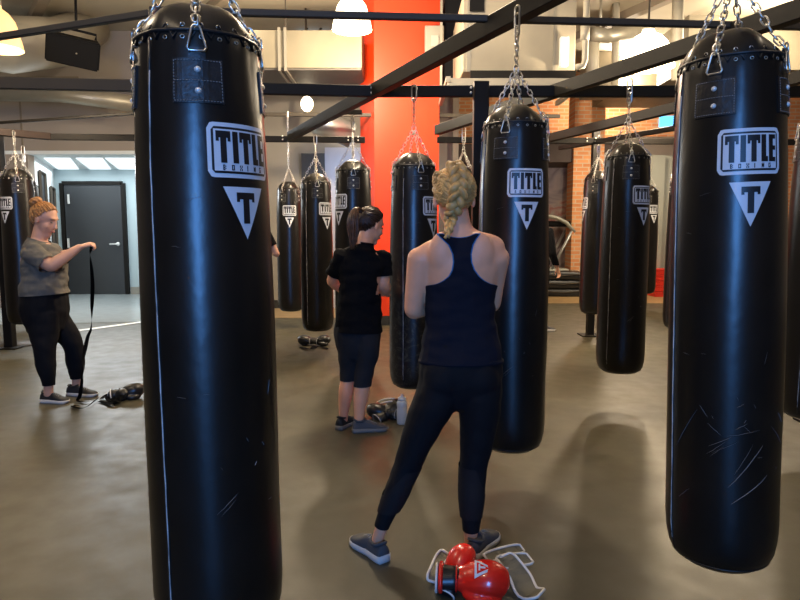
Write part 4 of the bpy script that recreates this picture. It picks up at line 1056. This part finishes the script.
o=obj('hand_wrap',bm,M['wrap']); tag(o,'long black hand wrap trailing from a woman hand to the floor','hand wrap')

# ---------------------------------------------------------------- dark ponytail woman
Y2=4.33; K2=Y2/F
W3=thing('person',(P(358,300,Y2).x,Y2,0),'woman with a dark ponytail in a black T-shirt and charcoal capri leggings, back turned','person')
def T2(px,py,hw,dep,Y=Y2): return (J(px,py,Y),hw*K2,dep)
torso=[T2(357,350,20,.11),T2(357.5,334,23,.125),T2(358,318,21.5,.115),T2(359,300,19.5,.105),T2(360,282,20,.11),T2(361,266,22.5,.11),T2(361.5,256,21,.095),T2(362.5,248,12,.07),T2(364,243,9,.06)]
neck=[T2(364,248,8.5,.06),T2(366,238,8,.055,Y2+.01),T2(369,228,8,.055,Y2+.02)]
la,lb,lc=J(342,256,Y2-.02),J(332,281,Y2+.05),J(345,292,Y2+.2)
ra,rb,rc=J(381,257,Y2+.03),J(383.5,284,Y2+.02),J(386,293,Y2+.13)
def two(a,b,c,r=(.052,.046,.038,.040,.030,.024)): return [(a,r[0],r[0]),(a.lerp(b,.5),r[1],r[1]),(b,r[2],r[2])],[(b,r[2],r[2]),(b.lerp(c,.3),r[3],r[3]),(b.lerp(c,.75),r[4],r[4]),(c,r[5],r[5])]
lu,ll=two(la,lb,lc); ru,rl=two(ra,rb,rc,(.054,.050,.044,.046,.034,.026))
lgL=leg([(349,334,11.5,Y2,1.25),(348,350,10.2,4.32,1.2),(348.5,366,8.2,4.32,1.15),(347.5,380,7.4,4.31,1.15),(346,392,7.6,4.30,1.15),(344.5,404,6.2,4.31,1.1),(343.5,416,4.7,4.32,1.1),(343,423,4.8,4.33,1.1)])
lgR=leg([(366,334,13,Y2-.02,1.25),(368,350,10.8,4.27,1.2),(365.5,366,9.0,4.27,1.15),(363,382,8.2,4.25,1.15),(361,396,7.8,4.24,1.15),(359.8,408,6.3,4.24,1.1),(359,420,5.0,4.24,1.1),(359,428,5.0,4.25,1.1)])
hc=J(370.5,225.5,Y2+.03); HA=axes(V((.80,.62,-.34))); hs=1.03
bm=B(); ell_loft(bm,smooth_st(torso)); ell_loft(bm,smooth_st(neck,2))
for u_ in (lu,ll,ru,rl): ell_loft(bm,smooth_st(u_))
for l_ in (lgL,lgR): ell_loft(bm,smooth_st(l_))
hand(bm,lc,V((.6,.6,.1)),V((0,0,-1)),1,.6,.92); hand(bm,rc,V((-.3,.9,.1)),V((-.3,0,-1)),-1,.6,.92)
head_bm(bm,hc,HA,hs); bd=remesh(bm,.0055,4); soften(bd,hc+HA@V((0,.04,-.02)),.11,4); obj('body',bd,M['skin'],W3); face_parts(W3,hc,HA,hs,'brunette')
bm=B(); ell_loft(bm,smooth_st(grow(torso[:4],.006)))
for l_ in (lgL,lgR): ell_loft(bm,smooth_st(grow(l_,.006)))
lg=remesh(bm,.007,4); wrinkle(lg,.005,16)
openings(lg,[(J(348,380,4.31),V((0,0,-1)),.085,.35),(J(362,385.5,4.25),V((0,0,-1)),.085,.35),(J(358,322,Y2),V((0,0,1)),.4,.3)])
obj('capri_leggings',lg,M['capri'],W3)
sh=[T2(358.5,342,23.5,.155),T2(358.5,330,23.8,.15),T2(359,314,23,.135),T2(359.5,296,22,.13),T2(360.5,278,22.5,.13),T2(361.5,264,24.5,.125),T2(362,254,21,.105),T2(363.5,247.5,12.5,.085),T2(364.5,243.5,9.5,.068),T2(365.5,239,9,.064)]
bm=B(); ell_loft(bm,smooth_st(sh)); a2=la.lerp(lb,.75); b2=ra.lerp(rb,.72)
ell_loft(bm,smooth_st([(la,.066,.066),(la.lerp(lb,.4),.064,.064),(la.lerp(lb,.9),.060,.060)])); ell_loft(bm,smooth_st([(ra,.068,.068),(ra.lerp(rb,.4),.068,.068),(ra.lerp(rb,.9),.066,.066)]))
ts=remesh(bm,.0065,4); wrinkle(ts,.014,8,(1,1,2.2),5); wrinkle(ts,.005,20,(1,1,1.6),2)
openings(ts,[(J(358.5,331,Y2),V((-.04,0,-1)),.6,.3),(a2,lb-la,.11,.12),(b2,rb-ra,.11,.12),(J(364.5,243,Y2),V((.1,.1,1)),.09,.2)])
obj('t_shirt',ts,M['tee_black'],W3)
shoe(W3,V((J(343,428,4.30).x-.03,4.26,0)),V((.45,.9,0)),.245,.044,0,'shoe_black','sole_dark')
shoe(W3,V((J(352,433,4.2).x-.0,4.215,0)),V((.97,.22,0)),.25,.045,0,'shoe_grey','sole_dark')
hcc=hc+HA@V((0,-.012,.028)); hr=(.078*hs,.094*hs,.093*hs)
hp=obj('hair',hair_cap(hc,HA,(.077*hs,.093*hs,.091*hs),103),M['brunette'],W3)
tie=J(361.5,211,Y2-.075); tl=HA.transposed()@(tie-hcc)
bm=B(); strands(bm,hcc,HA,hr,tuple(tl),70,.0065,seed=14,jit=.2,amax=104); obj('hair_strands',bm,M['brunette'],hp)
rnd=random.Random(5); bm=B()
for i in range(46):
    a=rnd.uniform(0,6.28); r=rnd.uniform(0,1)**.5; ox,oy=math.cos(a)*r,math.sin(a)*r
    p=[tie+V((ox*.012,oy*.012,0)),J(356+ox*3.0,209+oy*1,Y2-.13+oy*.02),J(352.5+ox*5.5,220,Y2-.15+oy*.04),J(352.5+ox*5.5,234+rnd.uniform(-2,2),Y2-.145+oy*.035),J(353+ox*3+rnd.uniform(-2,1),246+rnd.uniform(-4,4),Y2-.14+oy*.03)]
    q=[d[0] for d in smooth_st([(x,0,0) for x in p],4)]
    tube(bm,q,[.0065*(1-.75*(k/len(q))**2) for k in range(len(q))],6)
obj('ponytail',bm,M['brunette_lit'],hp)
bm=B(); ball(bm,tie+V((-.005,-.01,-.004)),(.015,.015,.012),2); obj('hair_tie',bm,M['brunette'],hp)

# ---------------------------------------------------------------- two people nearly hidden behind bags
def hidden(px,Yp,H,label,shirt,elbow,shoe_dir,facing):
    x=P(px,300,Yp).x; h=H; R=thing('person',(x,Yp,0),label,'person'); f=V((facing[0],facing[1],0)).normalized(); s=V((f.y,-f.x,0))
    q=lambda a,b,c: V((x,Yp,0))+s*a+f*b+V((0,0,c*h))
    tor=[(q(0,0,.50),.155,.10),(q(0,0,.55),.165,.115),(q(0,0,.62),.135,.10),(q(0,0,.72),.155,.11),(q(0,0,.79),.17,.10),(q(0,0,.825),.10,.07)]
    nk=[(q(0,0,.82),.055,.055),(q(0,.01,.87),.05,.05)]
    legs=[[(q(k*.08,0,.51),.085,.09),(q(k*.09,0,.40),.075,.08),(q(k*.10,0,.28),.055,.058),(q(k*.10,-.01,.20),.050,.055),(q(k*.105,-.01,.06),.032,.036),(q(k*.105,0,.035),.035,.04)] for k in (-1,1)]
    arms=[]
    for k in (-1,1):
        a=q(k*.19,0,.80); b=q(k*elbow[0],elbow[1],elbow[2]); c=q(k*elbow[3],elbow[4],elbow[5]); arms.append((a,b,c))
    bm=B(); ell_loft(bm,smooth_st(tor),s); ell_loft(bm,nk,s)
    for l_ in legs: ell_loft(bm,smooth_st(l_),s)
    for (a,b,c) in arms:
        u_,l2=two(a,b,c); ell_loft(bm,smooth_st(u_)); ell_loft(bm,smooth_st(l2)); hand(bm,c,(c-b),f*-1,1,.6,.95)
    hcn=q(0,.02,.93); A=axes(f); head_bm(bm,hcn,A); obj('body',remesh(bm,.008,4),M['skin_tan'],R); face_parts(R,hcn,A,1,'brunette')
    bm=B(); ell_loft(bm,smooth_st(grow(tor[:3],.008)),s)
    for l_ in legs: ell_loft(bm,smooth_st(grow(l_[:4],.010)),s)
    lg=remesh(bm,.009,3); openings(lg,[(q(-.10,0,.24),V((0,0,-1)),.09,.3),(q(.10,0,.24),V((0,0,-1)),.09,.3)]) ; obj('leggings',lg,M['legging'],R)
    bm=B(); ell_loft(bm,smooth_st(grow(tor,.016)),s)
    LG=len(label)%2==0 and 'middle' in label or 'middle' in label
    for (a,b,c) in arms:
        ell_loft(bm,smooth_st([(a,.066,.066),(a.lerp(b,.6),.062,.062)]+([(b,.055,.055)] if LG else [])))
        if LG: ell_loft(bm,smooth_st([(b,.055,.055),(b.lerp(c,.9),.040,.040)]))
    ts=remesh(bm,.009,4); openings(ts,[(q(0,0,.53),V((0,0,-1)),.5,.3),(q(0,0,.835),V((0,0,1)),.12,.2)]+([] if LG else [(a.lerp(b,.62),b-a,.09,.12) for a,b,c in arms])); obj('t_shirt',ts,M[shirt],R)
    for k in (-1,1): shoe(R,q(k*.105,-.08,0),f+s*k*.2 if not shoe_dir else V(shoe_dir),.25,.045,0,'shoe_grey','sole')
    obj('hair',hair_cap(hcn,A,(.081,.097,.095),97),M['brunette'],R)
hidden(253,7.55,1.66,'person almost hidden behind the huge left bag, one elbow and one shoe showing','tee_black',(.30,.05,.66,.14,.24,.68),None,(.35,1))
hidden(538,8.85,1.70,'person almost hidden behind the middle bag, one forearm and a pale shoe showing','tee_black',(.27,.0,.63,.25,.12,.50),(1,-.2,0),(1,.5))

# ================================================================= GLOVES AND FLOOR CLUTTER
def glove(root, c, f, u, s=1.0, m='glove_red', cuffm='glove_black', trim='trim', thumb=1, logo=False):
    """c fist centre, f pointing from cuff to knuckles, u back-of-hand direction"""
    A=axes(V(f),V(u)); q=lambda x,y,z: V(c)+A@V((x,y,z))*s
    side=A@V((1,0,0))
    bm=B(); ell_loft(bm,smooth_st([(q(0,-.085,0),.043*s,.036*s),(q(0,-.05,.0),.055*s,.042*s),(q(0,-.01,.008),.066*s,.052*s),(q(0,.035,.010),.068*s,.058*s),(q(0,.068,-.002),.060*s,.053*s)]),side,22,(.5,.75))
    ell_loft(bm,smooth_st([(q(0,.060,-.020),.055*s,.034*s),(q(0,.02,-.042),.052*s,.028*s),(q(0,-.01,-.040),.045*s,.022*s)]),side,18)
    ell_loft(bm,smooth_st([(q(thumb*.045,-.045,-.012),.024*s,.024*s),(q(thumb*.070,-.005,-.018),.027*s,.027*s),(q(thumb*.068,.035,-.022),.026*s,.025*s),(q(thumb*.050,.062,-.028),.020*s,.020*s)]),side,16)
    g=remesh(bm,.0045*max(s,.9),3); gl=obj('glove_shell',g,M[m],root)
    bm=B(); pts=[(q(0,-.075,0),.043*s,.037*s),(q(0,-.10,0),.045*s,.036*s),(q(0,-.13,0),.047*s,.036*s),(q(0,-.155,0),.050*s,.037*s)]
    ell_loft(bm,pts,side,24,(.05,.05)); obj('cuff',bm,M[cuffm],root)
    bm=B(); ring=[q(.051*math.cos(a),-.157,.038*math.sin(a)) for a in [2*PI*k/24 for k in range(24)]]; tube(bm,ring,.0045*s,6,closed=True); obj('cuff_trim',bm,M[trim],root)
    bm=B(); ring=[q(.048*math.cos(a),-.085,.041*math.sin(a)) for a in [2*PI*k/24 for k in range(24)]]; tube(bm,ring,.003*s,6,closed=True); obj('seam',bm,M[m],root)
    if logo:
        # white triangle mark laid over the back of the hand
        def dec(poly,off,mm,nm,par):
            bm=B(); vs=[]
            N=8; a,b,d=poly
            grid=[[None]*(N+1) for _ in range(N+1)]
            for i in range(N+1):
                for j in range(N+1-i):
                    x=a[0]+(b[0]-a[0])*i/N+(d[0]-a[0])*j/N; y=a[1]+(b[1]-a[1])*i/N+(d[1]-a[1])*j/N
                    z=.008+.0575*math.sqrt(max(0,1-(x/.068)**2))*(1-.6*max(0,(y-.01)/.1)**2)+off; grid[i][j]=bm.verts.new(q(x,y,z))
            for i in range(N):
                for j in range(N-i):
                    bm.faces.new((grid[i][j],grid[i+1][j],grid[i][j+1]))
                    if j<N-i-1: bm.faces.new((grid[i+1][j],grid[i+1][j+1],grid[i][j+1]))
            return obj(nm,bm,M[mm],par)
        t=dec(((-.038,-.020),(.038,-.020),(0,.052)),.003,'white','triangle_print',gl)
        dec(((-.024,-.012),(.024,-.012),(0,.034)),.0042,m,'triangle_letter',t)
        bm=B(); 
        for (x0,x1,y0,y1) in ((-.013,.013,-.006,.0),(-.004,.004,0,.018)):
            v=[bm.verts.new(q(x,y,.072)) for x,y in ((x0,y0),(x1,y0),(x1,y1),(x0,y1))]; bm.faces.new(v)
        obj('triangle_stem',bm,M['white'],t)
    return gl
def ribbon(root, pts, w, sd, m, name='strap', trim='trim'):
    """flat strap lying along pts with a light edge binding"""
    P2=[d[0] for d in smooth_st([(V(p),0,0) for p in pts],5)]; sd=V(sd).normalized(); bm=B(); rr=[]; ed=[[],[]]
    for i,p in enumerate(P2):
        t=(P2[min(i+1,len(P2)-1)]-P2[max(i-1,0)]).normalized(); s=(sd-t*sd.dot(t)).normalized(); e_=min(i,len(P2)-1-i); ww=w*(.72,.90,.97)[e_] if e_<3 else w; a,b=p-s*ww,p+s*ww; rr.append((bm.verts.new(a),bm.verts.new(b))); ed[0].append(a); ed[1].append(b)
    for a,b in zip(rr,rr[1:]): bm.faces.new((a[0],a[1],b[1],b[0]))
    bmesh.ops.solidify(bm,geom=bm.faces[:],thickness=.006); o=obj(name,bm,M[m],root)
    if trim:
        bm=B(); tube(bm,ed[0]+ed[1][::-1],.0055,6,closed=True); obj('edge_binding',bm,M[trim],o)
    return o
# near red glove, lying on its side, cuff to the left
c1=P(480,577,2.255); c1.z=.066
G1=thing('boxing_glove',(c1.x,c1.y,0),'larger red boxing glove in front with a white triangle mark, black cuff to the left','boxing glove','pair of red gloves')
glove(G1,c1,V((1,-.12,.0)),V((.0,-.45,.9)),1.02,thumb=1,logo=True)
bm=B(); A=axes(V((1,-.12,0)),V((0,-.45,.9))); tube(bm,[c1+A@V((.053*math.cos(a),-.142,.040*math.sin(a)))*1.02 for a in [2*PI*k/24 for k in range(24)]],.0085,6,closed=True); obj('red_band',bm,M['glove_red'],G1)
c2=P(459,561,2.34); c2.z=.075
G2=thing('boxing_glove',(c2.x,c2.y,0),'smaller-looking red boxing glove behind the one with the triangle mark','boxing glove','pair of red gloves')
glove(G2,c2,V((.42,.60,.45)),V((-.5,-.4,.75)),.80,thumb=-1)
ribbon(G2,[P(447,553,2.48),P(441,562,2.44),PZ(436,574,.03),PZ(434,582,.01)],.030,V((1,.2,0)),'olive')
ribbon(G2,[PZ(452,560,.075),PZ(445,568,.05),PZ(441,575,.02)],.020,V((1,.6,0)),'glove_black')
ribbon(G1,[PZ(503,556,.065),PZ(510,563,.055),PZ(520,576,.028),PZ(528,592,.012),PZ(541,593,.030)],.042,V((.85,.55,.15)),'olive')
ribbon(G1,[PZ(486,558,.07),PZ(505,552,.05),PZ(522,548,.03)],.022,V((.1,1,.3)),'olive')
ribbon(G1,[PZ(500,563,.06),PZ(515,560,.04),PZ(530,558,.03)],.032,V((.05,1,.2)),'olive')
# small dark piles
def dark_glove(px,py,f,u,s,label,grp,lift=.055,trim='lace',m='glove_black'):
    p=PZ(px,py,lift*s); R=thing('boxing_glove',(p.x,p.y,0),label,'boxing glove',grp); glove(R,V((p.x,p.y,.064*s)),V(f),V(u),s,m=m,cuffm='leather_dark',trim=trim); return R
dark_glove(306,341,(-1,.25,.05),(0,-.2,1),.95,'black boxing glove on the left of the pair under the far hanging bag','black gloves under the far bag')
dark_glove(322,341,(1,.15,.05),(0,-.3,1),.95,'black boxing glove on the right of the pair under the far hanging bag','black gloves under the far bag')
p=[PZ(300,347,.01),PZ(310,349,.02),PZ(318,346,.02),PZ(328,349,.01)]; R=thing('hand_wrap',(p[1].x,p[1].y,0),'crumpled dark wrap beside the black gloves under the far bag','hand wrap'); ribbon(R,p,.022,V((.1,1,.1)),'wrap','wrap_band',None)
dark_glove(379,412,(-.9,.3,.05),(0,-.3,1),.85,'black glove left of the patterned glove, behind the ponytail woman feet','dark gloves near the bottle')
dark_glove(393,411,(.7,.5,.3),(0,-.5,.9),.95,'dark glove with pale straps leaning against the white bottle','dark gloves near the bottle')
p=[PZ(376,404,.03),PZ(384,401,.10),PZ(392,400,.13),PZ(399,402,.10)]; R=thing('hand_wrap',(p[1].x,p[1].y,0),'dark strap looped over the gloves near the bottle','hand wrap'); ribbon(R,p,.020,V((.1,1,.2)),'olive','wrap_band')
b=PZ(401.5,427,0); b.y=4.42; b.x=P(402,420,4.42).x; BT=thing('water_bottle',(b.x,b.y,0),'frosted white water bottle standing by the dark gloves','bottle')
bm=B(); lathe(bm,[(0,0),(.034,0),(.037,.006),(.037,.10),(.034,.115),(.037,.13),(.037,.155),(.028,.172),(0,.172)],b,24); obj('bottle_body',bm,M['bottle'],BT)
bm=B(); lathe(bm,[(0,.168),(.030,.168),(.030,.188),(.012,.194),(.010,.212),(0,.213)],b,20); obj('bottle_cap',bm,M['trim'],BT)
dark_glove(131,392,(.9,.3,.1),(0,-.4,1),.95,'black glove with pale trim beside the huge left bag','dark gear by the lobby',trim='trim')
dark_glove(121,395,(.7,-.3,.05),(0,-.5,1),.70,'small black glove beside the woman in the grey shirt','dark gear by the lobby')
p=[PZ(101,399,.01),PZ(108,395,.03),PZ(112,400,.02),PZ(120,399,.03),PZ(128,396,.01)]; R=thing('hand_wrap',(p[2].x,p[2].y,0),'black wrap heaped between the grey shirt woman and the gloves','hand wrap'); ribbon(R,p,.035,V((.3,1,.3)),'wrap','wrap_band',None)
p=[PZ(99,401,.01),PZ(106,403,.01),PZ(113,404,.02),PZ(120,402,.01)]; ribbon(R,p,.02,V((.3,1,.0)),'wrap','wrap_band',None)
# black mats heap, treadmill, red crates at the back right
YM=13.4
for k,(x0,x1,py0,py1,lab) in enumerate(((549,585,286,294,'lowest folded black vinyl mat of the heap by the brick pier'),(548,584,278,286,'middle folded black vinyl mat of the heap by the brick pier'),(547,583,270,278,'topmost folded black vinyl mat of the heap by the brick pier'))):
    a=P(x0-10,py0,YM); b2=P(x1,py1,YM); z0=.0+.175*k; z1=z0+.17
    bm=B(); box(bm,((a.x+b2.x)/2,YM+.3,(z0+z1)/2),(b2.x-a.x,.8,z1-z0),rot=Matrix.Rotation(math.radians((-3,2,-2)[k]),3,'Z'),bev=.05)
    bmesh.ops.subdivide_edges(bm,edges=bm.edges[:],cuts=3,use_grid_fill=True); 
    for v in bm.verts: v.co.z+=.025*noise.noise(v.co*3)
    t=thing('floor_mat',((a.x+b2.x)/2,YM+.3,z0),lab,'mat','folded mats'); obj('mat_body',bm,M['mat_black'],t)
    bm=B(); tube(bm,[V((a.x+.05,YM-.13,z1-.05)),V(((a.x+b2.x)/2,YM-.14,z1-.075)),V((b2.x-.05,YM-.13,z1-.04))],.012,6); obj('mat_edge',bm,M['tube'],t)
YT=14.3
TR=thing('treadmill',(P(560,260,YT).x,YT,.0),'grey treadmill frame standing in front of the painted wall','treadmill')
x=lambda px:P(px,260,YT).x
z=lambda py:P(500,py,YT).z
bm=B(); box(bm,(x(550),YT,.5*z(268)),(.7,.7,z(268)),bev=.03); obj('deck',bm,M['grey_col'],TR)
bm=B(); tube(bm,[V((x(549),YT-.3,z(268))),V((x(568),YT-.3,z(230)))],.055,8,flat=.6); obj('upright',bm,M['metal_lt'],TR)
bm=B(); tube(bm,[V((x(549),YT+.3,z(268))),V((x(568),YT+.3,z(230)))],.055,8,flat=.6); obj('upright',bm,M['metal_lt'],TR)
bm=B(); tube(bm,[V((x(540),YT-.3,z(216))),V((x(552),YT-.3,z(218))),V((x(562),YT-.3,z(223))),V((x(570),YT-.3,z(232)))],.07,8,flat=.6); obj('console',bm,M['grey_col'],TR)
bm=B(); box(bm,(x(556),YT,z(224)),(.5,.5,.12),bev=.03); obj('console_panel',bm,M['speaker'],TR)
YC=13.45
for k in range(5):
    zz0=.118*k; a=P(652,270,YC); b2=P(672,270,YC); t=thing('plastic_crate',((a.x+b2.x)/2,YC,zz0),['lowest','second lowest','middle','second highest','topmost'][k]+' red crate of the stack behind the right bags','crate','stacked red crates')
    bm=B(); box(bm,((a.x+b2.x)/2,YC,zz0+.055),(b2.x-a.x,.4,.105),bev=.012); obj('crate_body',bm,M['red_plastic'],t,False)
    bm=B(); box(bm,((a.x+b2.x)/2,YC,zz0+.103),(b2.x-a.x+.03,.43,.02),bev=.006); obj('rim',bm,M['red_plastic'],t,False)
# ================================================================= CAMERA
cam=bpy.data.cameras.new('Camera'); co=bpy.data.objects.new('Camera',cam); C.objects.link(co)
cam.sensor_width=36; cam.lens=F/800*36; co.location=(0,0,CH); co.rotation_euler=(PI/2-TH,0,0); cam.clip_start=.05
bpy.context.scene.camera=co
sc_=bpy.context.scene; sc_.view_settings.view_transform='Standard'; sc_.view_settings.look='None'; sc_.view_settings.exposure=.12
